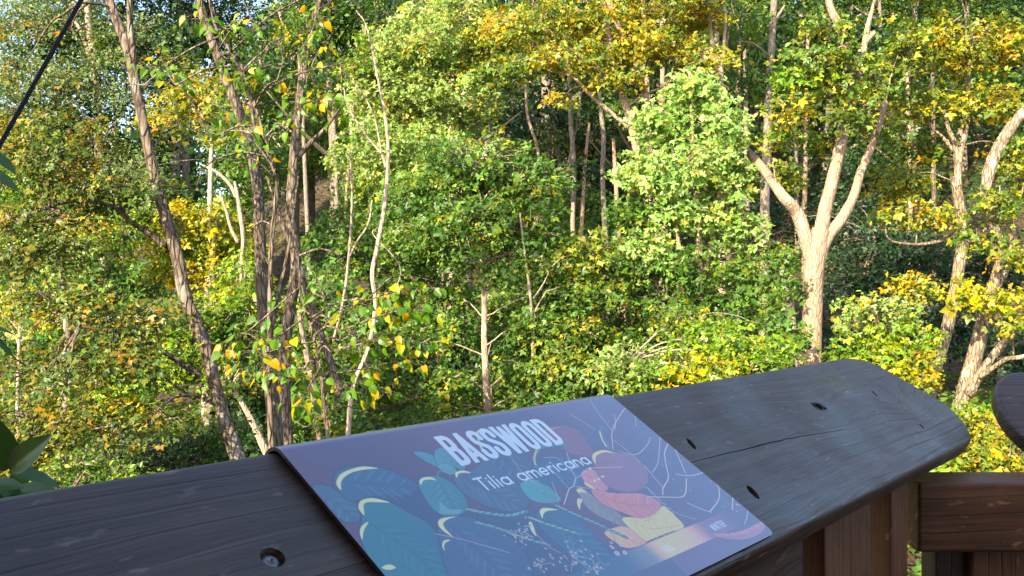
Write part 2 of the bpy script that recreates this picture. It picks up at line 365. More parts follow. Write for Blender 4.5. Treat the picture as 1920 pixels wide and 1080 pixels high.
tree('dead_tree','dead pale twin stems without leaves, standing behind the rough upright trunk','tree',14.0,
 [(440,340,8),(446,370,11),(452,410,14),(456,450,13),(452,520,9),(455,700,8)],
 limbs=[[(412,362,6),(424,395,9),(432,425,10),(446,455,12)],[(380,310,6),(405,322,9),(430,345,11),(444,372,12)]],bark='pale',n=10,masses=[M(455,560,60,90,13.6,'lime')],size=.08,dens=2.4,seed=6)
tree('dead_tree','crumbling pale stem with peeling bark just right of the paired trunk','tree',12.6,
 [(560,585,12),(572,650,18),(585,710,22),(592,770,22)],bark='tan',n=10,masses=[],seed=7)
# ------------------------------------------------------------------ left middle distance
tree('maple_tree','bright yellow maple glowing behind the leaning trunk','tree',14.5,[(410,380,14),(400,470,18),(396,640,22)],
 masses=[M(365,410,85,34,14.5),M(310,455,60,26,14.5),M(430,455,70,34,14.8),M(410,520,90,40,14.6),M(440,555,60,26,14.4),M(330,505,60,22,14.6),M(370,470,80,30,15,'lime')],
 bark='grey',size=.085,dens=2.6,pal='yellow',seed=8,flat=.35,layer=3,clump=.15)
tree('maple_tree','small amber and yellow maple crown between the two leftmost tall trunks','tree',17,[(400,230,10),(396,300,14),(392,460,18)],
 masses=[M(350,180,60,32,17),M(400,165,60,36,17.5),M(330,215,50,22,17),M(420,205,60,26,17),M(290,225,40,18,17,'yellow')],bark='pale',size=.09,dens=2.0,pal='amber',seed=9,layer=3)
tree('shrub','pale yellow-green bush drooping at the far left, behind the russet layers','shrub',13,None,
 masses=[M(110,480,85,60,13,'pale'),M(150,440,70,45,13.4,'yellow'),M(230,450,50,60,13.8,'lime'),M(220,400,80,40,14.5,'lime')],bark='grey',size=.075,dens=2.6,tmpl='oval',pal='lime',seed=10)
tree('shrub','lime-green bush in full sun below the lowest branch of the leaning trunk','shrub',12.5,None,
 masses=[M(280,660,90,50,12.5),M(350,690,60,40,12.6),M(310,600,90,50,13,'green'),M(250,720,70,40,12.4),M(230,770,60,26,12.2,'yellow')],bark='grey',size=.07,dens=2.6,pal='lime',seed=11)
tree('sapling','small sapling with a pale stem and yellow leaves at the far left edge','sapling',11.5,[(40,560,7),(38,600,9),(36,650,11),(34,720,12)],
 limbs=[[(90,600,3),(64,618,5),(40,640,6)],[(0,582,3),(18,600,4),(38,622,6)]],masses=[M(30,560,45,30,11.5),M(70,612,40,20,11.4),M(10,600,30,26,11.6),M(150,560,50,22,11.8,'lime')],bark='pale',size=.065,dens=1.8,tmpl='oval',pal='yellow',seed=12,n=8)
tree('shrub','dark green glossy bush low beside the rail, left of the leaning trunk','shrub',9.5,None,
 masses=[M(330,850,110,45,9.6),M(250,880,120,40,9.4),M(210,830,70,40,10),M(410,820,60,50,9.8,'green')],bark='brown',size=.055,dens=3.2,tmpl='oval',pal='deep',seed=13)
tree('shrub','pale green and yellow low bush at the lower left, its foot hidden by the rail','shrub',7.5,None,
 masses=[M(190,890,80,36,7.4),M(130,880,60,40,7.3,'mixed'),M(240,905,70,26,7.2),M(120,920,90,40,7,'green')],bark='brown',size=.05,dens=2.4,tmpl='oval',pal='lime',seed=14)
tree('maple_tree','yellow-green sunlit maple seen through the russet branches, lower left','tree',13.5,None,
 masses=[M(190,730,110,50,13.5,'lime'),M(110,640,90,46,13.6,'green'),M(60,760,110,60,13.2,'mixed'),M(30,640,60,60,13.8,'green'),M(260,800,110,40,12.5,'green'),M(150,800,90,40,12.6,'yellow')],
 bark='grey',size=.08,dens=2.2,pal='lime',seed=15)
tree('maple_tree','mid green maple filling the gap between the leaning trunk and the paired trunks','tree',13.2,None,
 masses=[M(420,640,70,60,13.5,'green'),M(470,720,80,70,13.2,'deep'),M(420,600,60,40,13.8,'lime'),M(560,640,60,70,13.6,'green'),M(600,560,70,80,14,'green'),M(640,680,70,80,13.4,'green'),M(590,770,90,50,12.8,'green'),M(470,800,70,40,12.9,'deep')],
 bark='grey',size=.085,dens=2.6,pal='green',seed=16)
tree('maple_tree','tall mid green maple behind the leaning trunk on the left','tree',19,None,
 masses=[M(100,440,130,80,18,'green'),M(250,540,120,80,18,'green'),M(60,580,120,80,18,'green'),M(190,620,100,60,17,'deep'),M(250,380,100,70,19,'ash'),M(40,350,90,60,19,'lime'),M(60,265,60,40,18,'lime'),M(470,300,80,90,20,'green'),M(420,420,80,60,21,'green')],
 bark='brown',size=.10,dens=2.2,pal='green',seed=17)
tree('ash_tree','tall blue-green feathery tree at the upper left with sky showing through','tree',30,[(160,-40,18),(168,60,20),(176,110,22),(182,200,26),(190,420,30)],
 limbs=[[(140,40,10),(152,60,12),(170,112,16)]],
 masses=[M(40,60,120,60,30),M(140,30,120,50,31),M(60,150,110,55,29),M(190,130,80,50,30),M(250,60,80,45,31),M(20,230,70,45,30),M(230,190,60,40,30),M(130,230,80,34,30),M(300,150,60,60,32,'deep'),M(110,-120,260,110,31),M(250,320,70,60,30)],
 bark='pale',size=.14,dens=3.0,tmpl='kite',pal='ash',seed=18,clump=.22,K=14,spray=.5)
tree('oak_tree','dark green tall crown at the top left between the leaning trunk and its neighbour','tree',33,[(330,-40,16),(338,40,18),(345,120,20),(350,360,26)],
 masses=[M(330,40,90,60,33),M(290,120,70,60,34),M(420,40,90,60,34),M(360,-90,200,90,33),M(700,60,110,70,36),M(620,40,80,80,36)],bark='grey',size=.15,dens=2.8,tmpl='kite',pal='deep',seed=19,clump=.25,K=14,spray=.5)
# ------------------------------------------------------------------ middle
tree('maple_tree','green maple on a straight pale trunk in the centre, standing just above the sign','tree',16,
 [(900,380,7),(903,480,12),(908,570,15),(908,640,17),(911,700,19),(916,800,21)],
 masses=[M(880,300,140,60,16.5),M(800,370,110,60,16.4),M(960,340,100,60,16.4),M(860,430,140,60,16),M(990,430,90,60,16),M(780,470,90,50,16),M(945,505,70,30,15.8),M(840,560,70,40,16.8,'green',.8),
         M(1010,610,70,38,15.6),M(1000,690,70,40,15.4),M(1030,745,70,36,15),M(830,715,62,36,15.4),M(770,650,80,60,16),M(800,785,80,36,15,'green',.8),M(930,640,60,40,17.6,'green'),M(930,720,90,50,17.8,'green',.7),M(1060,560,80,60,16,'green')],
 bark='pale',size=.105,dens=2.5,pal='green',seed=20,clump=.3,flat=.4,layer=3,n=12)
tree('sapling','slender pale maple sapling stem right of the centre trunk','sapling',15.5,[(975,400,4),(982,460,6),(990,520,7),(998,600,8),(999,700,9),(998,800,9)],
 limbs=[[(1033,500,3),(1020,530,4),(1000,560,5)],[(1025,545,3),(1010,570,4),(1003,585,5)]],
 masses=[M(1050,650,60,26,15.2,'mixed',.7),M(1080,620,70,36,15.6),M(1060,700,80,36,15),M(1090,480,80,50,16),M(1120,550,60,40,16)],bark='pale',size=.10,dens=2.0,pal='mixed',seed=21,clump=.3,n=8,layer=3)
tree('maple_tree','big pale green maple dome at the top centre, turning gold near its right side','tree',25,
 [(858,170,12),(862,210,14),(868,250,16),(875,420,22),(880,600,26)],
 limbs=[[(815,150,7),(835,185,8),(862,215,10)],[(800,210,5),(825,250,7),(850,290,9)]],
 masses=[M(760,90,110,60,24),M(850,40,110,60,25),M(900,110,110,50,24.5,'mixed'),M(730,190,110,70,24),M(840,190,110,60,24),M(700,290,90,70,23),M(800,290,110,60,23),M(950,60,90,50,25,'mixed'),M(690,130,60,40,24,'mixed'),M(690,390,90,60,22,'green'),M(880,-100,240,80,26)],
 bark='grey',size=.115,dens=2.7,pal='pale',seed=22,clump=.22)
tree('maple_tree','amber-leaved maple with long pale limbs crossing the top right of centre','tree',21,
 [(1125,-30,14),(1140,60,16),(1155,140,18),(1180,220,20),(1205,330,22),(1225,420,26),(1240,560,28),(1262,700,32)],
 limbs=[[(1000,88,6),(1050,90,8),(1090,105,10),(1150,150,13)],[(940,112,4),(990,120,6),(1040,135,8),(1075,145,9),(1110,180,11),(1150,215,12),(1180,240,13)],[(1140,0,14),(1160,50,14),(1185,100,16),(1205,160,18),(1215,200,18)],
        [(1250,160,5),(1215,175,7),(1190,190,9),(1175,200,10)]],
 masses=[M(1000,50,110,45,21),M(1110,30,100,40,21),M(1060,110,110,30,20.6),M(1180,90,110,45,21),M(1280,100,90,40,21),M(1270,20,110,40,21.5),M(950,130,60,30,21,'mixed'),M(1160,150,70,22,20.6),M(1050,190,40,16,20.5,None,.7),M(1200,-90,240,70,21.5),M(1330,110,50,20,20,None,.6)],
 bark='tan',size=.105,dens=2.2,pal='amber',seed=23,clump=.28,flat=.4,layer=3)
tree('maple_tree','silvery pale green maple in strong sun, right of centre, in front of pale stems','tree',16.5,
 [(1296,200,10),(1300,300,14),(1308,400,17),(1312,480,18),(1316,620,20),(1320,760,24)],
 limbs=[[(1350,300,9),(1348,380,12),(1340,440,14),(1318,520,16)],[(1268,420,8),(1275,480,12),(1280,560,14),(1300,660,16)]],
 masses=[M(1305,160,50,34,16.7),M(1300,180,60,40,16.7),M(1230,230,70,45,16.7),M(1340,240,70,50,16.5),M(1270,310,110,50,16.3),M(1370,330,60,50,16.5),M(1210,330,60,40,16.7),M(1290,400,90,40,16.5),M(1370,420,60,40,16.5),M(1190,400,60,40,16.9,'green')],
 bark='tan',size=.12,dens=3.3,pal='mint',seed=24,clump=.2,n=12)
tree('maple_tree','darker green maple below the silvery one, left of the big forked trunk','tree',16.6,None,
 masses=[M(1220,470,90,50,16.7,'mint'),M(1330,500,110,45,16.5),M(1440,490,70,40,16.3),M(1250,560,110,50,16.5),M(1390,570,100,50,16.3),M(1460,620,60,50,13.9),M(1160,500,70,60,16.9),M(1190,640,90,50,16.5),M(1120,680,70,50,16.9),M(1330,640,80,40,16.3)],
 bark='grey',size=.105,dens=2.5,pal='green',seed=25,clump=.3,flat=.4,layer=3)
tree('shrub','yellow-green low maple bush directly above the rail, right of the sign','shrub',12.2,None,
 masses=[M(1180,690,80,50,12.6,'pale'),M(1250,720,90,40,12.2),M(1340,640,90,50,12.4),M(1400,690,90,36,12),M(1300,600,70,34,12.8,'mixed'),M(1320,700,90,36,12,'yellow'),M(1450,660,50,30,12.4,'lime')],
 bark='pale',size=.08,dens=2.3,pal='lime',seed=26,clump=.25,flat=.35,layer=3)
# ------------------------------------------------------------------ right
big=tree('maple_tree','massive smooth tan trunk forking into three limbs, in full sun beside the rail end','tree',15,
 [(1540,430,50),(1532,462,54),(1524,520,52),(1522,600,52),(1520,680,54),(1518,740,62)],
 limbs=[[(1290,130,14,18.5),(1320,180,16,18.3),(1370,250,20,17.6),(1425,310,24,16.4),(1462,360,28),(1495,400,34),(1512,450,38),(1524,500,38)],
        [(1545,-60,18),(1556,10,20),(1578,60,24),(1590,120,26),(1585,190,30),(1578,260,32),(1560,340,34),(1545,400,38),(1534,470,42)],
        [(1660,190,16),(1640,260,20),(1615,320,22),(1600,370,26),(1575,415,32),(1548,450,36),(1532,500,38)],
        [(1640,60,12),(1615,90,14),(1598,130,16),(1586,170,18)],[(1640,0,8),(1625,60,16),(1615,120,18),(1602,180,18),(1590,225,20)],[(1450,230,4),(1500,200,6),(1545,185,8),(1580,180,9)],[(1700,230,4),(1660,212,6),(1620,195,8),(1596,188,9)]],
 masses=[M(1590,215,60,22,14.4),M(1610,120,60,26,14.4),M(1560,50,60,24,14.4),M(1530,100,80,36,14.6),M(1500,140,60,30,14.6,'lime'),M(1570,150,60,26,14.6),M(1500,200,70,26,14.5,'amber'),M(1620,170,60,26,14.5),M(1480,250,60,22,15,'lime',.7),M(1540,270,60,24,15.6,'mixed'),M(1480,330,50,28,16.5,'mixed'),M(1560,-80,240,60,15.5,'mixed'),
         M(1650,240,60,26,15.2,'mixed'),M(1690,90,70,50,15.2,'mixed'),M(1440,270,40,16,15,'yellow',.6)],
 bark='tan',size=.10,dens=2.0,pal='mixed',seed=27,clump=.25,flat=.35,layer=3,n=24)
tree('stump_trunk','narrow pale trunk with broken bark leaning on the foot of the big forked trunk','tree',15.1,[(1478,535,20),(1482,580,24),(1488,640,24),(1504,690,32),(1512,740,38)],bark='pale',masses=[M(1468,535,44,30,14.8,'green')],size=.09,dens=1.5,seed=28,n=12)
tree('maple_tree','crooked trunk blotched with lichen, left one of the right-hand pair','tree',16,
 [(1790,330,24),(1800,390,28),(1806,440,30),(1798,500,30),(1788,560,30),(1772,630,32),(1750,700,34),(1738,750,38)],
 limbs=[[(1770,205,8),(1778,240,11),(1790,270,14),(1796,320,20),(1795,350,24)],[(1815,110,8),(1816,200,10),(1812,240,14),(1800,290,16),(1796,330,20)],[(1745,240,6),(1765,255,8),(1790,285,12)],
        [(1660,425,4,15.6),(1668,450,5,15.7),(1710,458,7,15.8),(1750,455,9,15.9),(1795,443,11)]],
 masses=[M(1780,90,90,60,16),M(1870,90,70,60,16.2),M(1720,190,80,36,16),M(1850,190,80,36,16),M(1720,400,80,30,15.8),M(1690,330,60,40,16.4),M(1890,280,50,50,16.2,'mixed'),M(1800,-60,180,60,16.4,'mixed'),M(1740,280,70,36,16.6,'mixed')],
 bark='mossy',size=.10,dens=2.3,pal='amber',seed=29,clump=.25,flat=.4,layer=3,n=16)
tree('maple_tree','thick trunk at the right edge with peeling pale patches, curving up and out of view','tree',14.5,
 [(1880,470,20),(1868,520,28),(1850,580,34),(1838,630,38),(1822,690,42),(1806,750,46),(1795,790,50)],
 limbs=[[(1960,170,26),(1925,205,28),(1885,255,32),(1855,320,34),(1850,390,26),(1880,460,24)],[(1990,540,14,14),(1920,600,18,14.1),(1880,645,20,14.2),(1845,690,22,14.3),(1815,740,30,14.4)],[(1960,640,10,13.7),(1920,668,12,13.8),(1890,672,13,13.9),(1862,690,14,14.1),(1836,708,16,14.3)],
        [(1852,590,5),(1866,612,7),(1872,638,9),(1868,662,11)],[(1900,420,12),(1896,470,15),(1885,510,18),(1868,540,20)]],
 masses=[M(1880,380,60,36,14.2,'mixed'),M(1830,450,50,26,14.6,'mixed'),M(1900,480,40,30,14,'amber'),M(1860,560,70,26,13.9,'yellow'),M(1810,540,40,26,14,'yellow'),M(1900,600,50,22,13.6,'amber'),M(1940,300,60,60,14.5,'mixed')],
 bark='mossy',size=.095,dens=1.9,pal='amber',seed=30,clump=.25,flat=.4,layer=3,n=18)
tree('shrub','rounded young maple bush turning yellow, between the forked trunk and the crooked trunk','shrub',14.6,None,
 masses=[M(1640,590,80,45,14.6,'pale'),M(1690,640,70,50,14.4),M(1620,660,70,50,14.4,'lime'),M(1700,540,60,24,14.8,'amber'),M(1670,700,80,36,14,'yellow'),M(1720,680,40,50,14,'amber')],
 bark='brown',size=.085,dens=2.4,pal='lime',seed=31,clump=.25,flat=.35,layer=3)
tree('shrub','orange and yellow bush low beyond the rail end at the right','shrub',9.5,None,
 masses=[M(1850,800,80,40,9.6),M(1800,860,80,50,9.2),M(1890,870,70,50,9),M(1760,900,90,60,8.8,'lime'),M(1850,960,100,70,8.4,'mixed'),M(1730,1040,60,60,8.2,'mixed'),M(1830,770,50,22,10,'lime')],
 bark='brown',size=.07,dens=2.6,pal='amber',seed=32,clump=.2,flat=.4)
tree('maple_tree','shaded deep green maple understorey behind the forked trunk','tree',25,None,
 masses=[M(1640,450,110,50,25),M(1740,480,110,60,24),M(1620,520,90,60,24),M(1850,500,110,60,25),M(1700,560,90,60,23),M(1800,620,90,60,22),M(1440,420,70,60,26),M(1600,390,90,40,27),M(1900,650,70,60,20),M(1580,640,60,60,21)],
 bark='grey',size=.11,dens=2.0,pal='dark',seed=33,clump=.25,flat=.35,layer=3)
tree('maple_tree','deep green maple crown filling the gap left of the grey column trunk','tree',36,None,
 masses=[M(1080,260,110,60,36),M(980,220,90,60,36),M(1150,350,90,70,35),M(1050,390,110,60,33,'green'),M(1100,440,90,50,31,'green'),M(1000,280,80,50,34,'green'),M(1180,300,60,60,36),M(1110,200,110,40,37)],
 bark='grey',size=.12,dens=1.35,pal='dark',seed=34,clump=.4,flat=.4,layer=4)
tree('maple_tree','straight grey column trunk rising through dark woods, right of the silvery maple','tree',24,
 [(1455,-50,16),(1450,20,18),(1446,90,20),(1440,180,22),(1438,280,24),(1434,380,25),(1432,600,28)],limbs=[[(1380,78,3),(1408,80,5),(1425,90,6),(1442,105,7)],[(1472,10,6),(1462,25,8),(1450,45,10)]],
 masses=[M(1410,150,50,50,24,'green'),M(1380,40,60,60,24.5,'green'),M(1450,-90,160,60,25,'green')],bark='grey',size=.11,dens=1.5,pal='green',seed=35,n=12)
tree('maple_tree','slim tree whose pale stem divides into two upright forks above the silvery maple','tree',22,
 [(1350,118,14),(1352,160,15),(1352,300,18),(1354,560,22)],limbs=[[(1333,-50,10),(1330,30,11),(1334,70,12),(1342,100,13),(1350,125,14)],[(1345,-30,6),(1360,25,8),(1358,70,9),(1356,105,10),(1351,125,11)]],
 masses=[M(1320,-60,120,60,22,'mixed'),M(1310,40,50,40,22.5,'amber')],bark='pale',size=.11,dens=1.8,pal='mixed',seed=36,n=12)
tree('maple_tree','leafy mid green maple filling the space behind the bare pale sapling','tree',21,None,
 masses=[M(700,460,90,60,21),M(800,520,100,60,21),M(720,580,100,60,20),M(880,440,90,60,22),M(830,620,90,50,20),M(700,700,100,50,18.5),M(950,560,80,60,21),M(1040,520,80,60,22),M(620,480,70,70,20),M(900,680,100,50,20,'deep')],
 bark='grey',size=.115,dens=2.3,pal='green',seed=37,clump=.25,flat=.4,layer=4)
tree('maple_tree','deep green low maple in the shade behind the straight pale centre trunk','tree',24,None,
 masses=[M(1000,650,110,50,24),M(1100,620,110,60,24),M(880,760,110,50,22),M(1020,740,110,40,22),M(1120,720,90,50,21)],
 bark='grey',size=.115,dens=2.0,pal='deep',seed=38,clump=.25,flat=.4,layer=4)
# slender woodland trunks further back
for k,(pts,d,bk,lab) in enumerate([
 ([(1035,180,7),(1040,230,9),(1050,330,12),(1056,420,14)],34,'grey','slender pale trunk bending right at the centre top, left one of the far stems'),
 ([(1062,60,10),(1068,150,11),(1070,230,13),(1076,320,14),(1072,440,16)],31,'grey','straight slender trunk behind the amber limbs, second of the far stems'),
 ([(1120,120,11),(1126,200,12),(1132,260,13),(1130,340,14),(1138,480,16)],29,'grey','slender trunk just left of the amber maple limb, under its leaves'),
 ([(1090,170,7),(1082,230,8),(1070,290,10),(1060,380,12)],33,'grey','thin dark stem leaning left between the far stems'),
 ([(1240,20,10),(1242,100,12),(1242,220,14),(1246,420,18)],30,'tan','upright tan stem rising behind the amber crown at the top right of centre'),
 ([(1205,-20,10),(1210,110,14),(1214,190,16),(1222,420,22)],28,'tan','thick tan stem beside the upright one behind the amber crown'),
 ([(1480,100,9),(1488,200,11),(1492,300,13),(1496,480,15)],36,'grey','shadowed trunk between the grey column trunk and the forked trunk'),
 ([(1740,40,8),(1748,130,10),(1750,260,12),(1752,460,14)],30,'brown','dark stem rising behind the amber leaves at the upper right'),
 ([(1590,380,12),(1586,440,14),(1584,520,15),(1584,560,16)],33,'grey','dim trunk deep in the woods, right of the forked trunk'),
 ([(1608,360,10),(1610,430,12),(1610,480,13)],37,'grey','thinner dim trunk deep in the woods beside the other dim one'),
 ([(1628,370,14),(1628,440,16),(1626,500,17)],35,'tan','lit trunk deep in the woods under the dark crown, right of the dim ones'),
 ([(1680,400,8),(1680,450,9),(1682,520,10)],34,'grey','far trunk behind the bare drooping branch'),
 ([(830,490,8),(832,560,10),(834,700,12),(836,800,14)],20,'brown','dark slim trunk left of the straight pale centre trunk'),
 ([(955,660,7),(957,720,8),(958,790,9)],22,'grey','very thin stem right of the straight pale centre trunk'),
 ([(1100,600,9),(1103,680,11),(1106,760,13)],22,'grey','grey stem low behind the green leaves left of the yellow-green bush'),
 ([(1245,560,16),(1248,640,18),(1262,720,22)],18,'brown','brown trunk showing low behind the darker green maple'),
 ([(1208,460,12),(1215,520,14),(1235,640,16)],19,'grey','grey trunk leaning slightly under the silvery maple'),
 ([(1075,380,10),(1074,430,13),(1080,520,15)],24,'tan','short lit piece of trunk amid leaves at the centre'),
 ([(210,150,9),(216,220,10),(222,300,12)],34,'grey','faint stem in the feathery tree region at the upper left'),
 ([(625,210,12),(628,290,14),(632,400,16)],26,'grey','grey trunk right of the paired trunk at mid height'),
 ([(690,60,8),(682,80,9),(670,120,10),(660,240,13)],36,'tan','leaning tan stem high up left of the pale green dome'),
 ([(560,100,9),(566,180,10),(572,320,13)],30,'grey','stem half hidden behind the paired trunk near the top'),
 ([(205,620,8),(200,680,9),(196,740,10)],17,'grey','small stem in the shade behind the low branch at the left'),
 ([(985,150,6),(990,220,8),(1010,290,9),(1018,420,11)],30,'tan','pale slim stem under the left end of the long amber limb'),
 ([(1150,260,9),(1154,330,11),(1160,440,13)],28,'tan','short pale stem in the dark gap left of the silvery maple'),
 ([(1105,230,7),(1098,300,9),(1092,400,11)],29,'tan','pale stem leaning right in the dark gap at the upper centre'),
 ([(1395,60,9),(1398,160,11),(1400,300,13)],33,'grey','dim stem in the dark woods just left of the grey column trunk'),
 ([(1515,60,8),(1512,160,10),(1510,300,12)],34,'tan','dim tan stem in the dark woods right of the grey column trunk'),
 ([(1700,130,8),(1704,220,10),(1706,340,12)],28,'tan','tan stem half hidden in the leaves left of the crooked trunk'),
 ([(1860,440,12),(1862,500,13),(1866,600,15)],24,'brown','dark stem behind the thick right edge trunk')]):
    top=pts[0]; kk=d/F
    tree('slender_tree',lab,'tree',d,pts,masses=[M(top[0],top[1]-60,55+8*(k%4),36,d+1,'deep' if k%3 else 'green',.55)],bark=bk,size=.12,dens=1.6,tmpl='maple',pal='green',seed=50+k,n=8,clump=.3,twigs=False)

# ------------------------------------------------------------------ woodland on the slope behind: each tree its own thing, crowns share meshes
def far_crown(seed,pal,H=11.,R=3.2):
    lb=Buf(); r=np.random.default_rng(seed); ms=[]
    for i in range(16):
        t=.22+.78*r.random(); a=r.random()*6.28; rr=R*(1.12-t*.75)*r.random()**.5
        ms.append((np.array([rr*math.cos(a),rr*math.sin(a),H*t]),np.array([1,1,.55])*(R*.42*(1.25-.6*t))))
    foliage(lb,None,ms,.17,1.7,'kite',pal,None,seed,.45,.25,.5,14,.5,2)
    me=lb.mesh('crown'); me.materials.append(M_leaf); return me
crowns=[far_crown(200+i,p) for i,p in enumerate(['deep','green','dark','green','ash','mixed','dark','deep'])]
def far_trunk(seed,bk):
    tb=Buf(); r=np.random.default_rng(seed); p=[np.array([0,0,-.4]),np.array([.1,0,3.]),np.array([.1+.3*r.normal(),.2*r.normal(),7.]),np.array([.5*r.normal(),.3*r.normal(),10.5])]
    tube(tb,catmull(p,4),np.linspace(.22,.05,13),7,.08)
    for i in range(5):
        z=3.5+1.3*i; a=r.random()*6.28; q=np.array([math.cos(a),math.sin(a),.7])*(2.6-.3*i)
        tube(tb,catmull([np.array([.1,0,z]),np.array([.1,0,z])+q*.5+[0,0,-.1],np.array([.1,0,z])+q],3),np.linspace(.09,.02,7),5)
    me=tb.mesh('trunk',smooth=True); me.materials.append(BK[bk]); return me
ftr=[far_trunk(300,'grey'),far_trunk(301,'brown'),far_trunk(302,'tan'),far_trunk(303,'grey')]
names=['deep green','mid green','very dark green','mid green','blue-green','yellowing','very dark green','deep green']
r=np.random.default_rng(99); spots=[]
tries=0
while len(spots)<190 and tries<6000:
    tries+=1
    d=30+80*r.random()**1.3; x=(r.random()-.5)*1.55*d
    if d<34 and .05<x/d: continue
    if x/d<-.30 and (d>60 or r.random()<.15): continue      # thinner stand at the left where the sky shows
    if all((x-a)**2+(d-b)**2>2.7**2 for a,b,_ in spots): spots.append((x,d,0))
for i,(x,d,_) in enumerate(spots):
    ci=int(r.integers(0,8)); s=.85+.5*r.random()
    if x/d<-.3: s*=.9
    root=thing('woodland_tree',(x,d,float(gz(x,d))),f'{names[ci]} woodland tree far back, '+('beyond the leaning left trunk' if x/d<-.25 else 'beyond the pale green dome' if x/d<.0 else 'beyond the silvery maple' if x/d<.25 else 'beyond the forked trunk'),'tree','trees of the wooded slope behind')
    root.rotation_euler=(0,0,r.random()*6.28); root.scale=(s,s,s*(.9+.35*r.random()))
    for nm,me in (('crown',crowns[ci]),('trunk',ftr[i%4])):
        o=bpy.data.objects.new(nm,me); link(o,root)
        if nm=='crown': o['kind']='stuff'
# undergrowth over the forest floor
lb=Buf(); r=np.random.default_rng(5); n=80000
yy=10+70*r.random(n)**1.1; xx=(r.random(n)-.5)*1.4*yy
yy[::3]=5+16*r.random(len(yy[::3])); xx[::3]=(r.random(len(xx[::3]))-.5)*(8+1.4*yy[::3]); f=field(np.stack([xx,yy,0*xx],1),.5,6,3); k=f>-.3; xx=xx[k]; yy=yy[k]; n=len(xx)
zz=gz(xx,yy)+.05+.5*r.random(n)*(.5+.5*field(np.stack([xx,yy,0*xx],1),.9,5,4))
nr=np.stack([r.normal(size=n)*.5,r.normal(size=n)*.5,np.ones(n)],1); dr=r.normal(size=(n,3))
u=np.argsort(np.argsort(field(np.stack([xx,yy,0*xx],1),.6,5,8)+.3*r.normal(size=n)))/n
leaves(lb,np.stack([xx,yy,zz],1),nr,dr,.085*np.exp(.3*r.normal(size=n))*(1+yy/60),'kite',pick('green',u))
uo=lb.obj('undergrowth',M_leaf); tag(uo,'low green undergrowth covering the forest floor beneath the trees','undergrowth',kind='stuff')

# fallen leaves lying on the floor
lb=Buf(); r=np.random.default_rng(6); n=70000
yy=4.5+50*r.random(n)**1.6; xx=(r.random(n)-.5)*(6+1.5*yy); zz=gz(xx,np.where(yy<5,5,yy))+.012+.02*r.random(n)
nr=np.stack([r.normal(size=n)*.35,r.normal(size=n)*.35,np.ones(n)],1); dr=r.normal(size=(n,3))
lc=np.array([(.16,.09,.045),(.10,.06,.032),(.24,.15,.05),(.30,.20,.05),(.07,.045,.026),(.10,.11,.035)])[r.integers(0,6,n)]
leaves(lb,np.stack([xx,yy,zz],1),nr,dr,.075*np.exp(.3*r.normal(size=n))*(1+yy/50),'kite',lc)
lo_=lb.obj('fallen_leaves',M_leaf); tag(lo_,'brown and yellow fallen leaves scattered over the forest floor','leaf litter',kind='stuff')
# ------------------------------------------------------------------ basswood leaves hanging close by: every leaf its own object
def leaf_shape(name, out, mat, fold=.16, curl=.18):
    """out: half outline (t along the midrib, half width); origin at the petiole end, unit length"""
    v=[];f=[]
    for t,w in out: v.append((0,t,-curl*t*t))
    for s in (-1,1):
        for t,w in out: v.append((s*w,t-(.10*w if t<.2 else -.0),-curl*t*t+fold*w))
    n=len(out)
    for k,s in ((0,0),(1,1)):
        o=n*(k+1)
        for i in range(n-1): f.append((i,i+1,o+i+1,o+i) if k==0 else (i,o+i,o+i+1,i+1))
    me=bpy.data.meshes.new(name); me.from_pydata(v,[],f); me.materials.append(mat)
    return me
HEART=[(0,.0),(.03,.22),(.15,.36),(.38,.40),(.62,.30),(.82,.15),(1.0,.015)]
LM={'g':leaf_mat('basswood_leaf_green',.45,False,(.085,.18,.025),.45,.3,.02),
    'd':leaf_mat('basswood_leaf_deep',.40,False,(.05,.125,.02),.45,.3,.02),
    'y':leaf_mat('basswood_leaf_yellow',.45,False,(.42,.27,.015),.4,.15,.015),
    'h':leaf_mat('basswood_leaf_turning',.45,False,(.22,.25,.025),.4,.2,.015)}
LS={k:[leaf_shape('leaf',HEART,LM[k],.25,.25),leaf_shape('leaf',[(a,b*.85) for a,b in HEART],LM[k],.5,.35),leaf_shape('leaf',HEART,LM[k],-.2,.1)] for k in LM}
def put_leaf(root, me, base, d, nrm, L, label=None, wide=1.):
    y=Vector(d).normalized(); z=Vector(nrm); z=(z-y*z.dot(y)).normalized(); x=y.cross(z)
    o=bpy.data.objects.new('leaf',me); link(o,root)
    m=Matrix((x*L*wide,y*L,z*L)).transposed().to_4x4(); m.translation=Vector(base)-root.location; o.matrix_local=m
    if label: o['label']=label
    return o
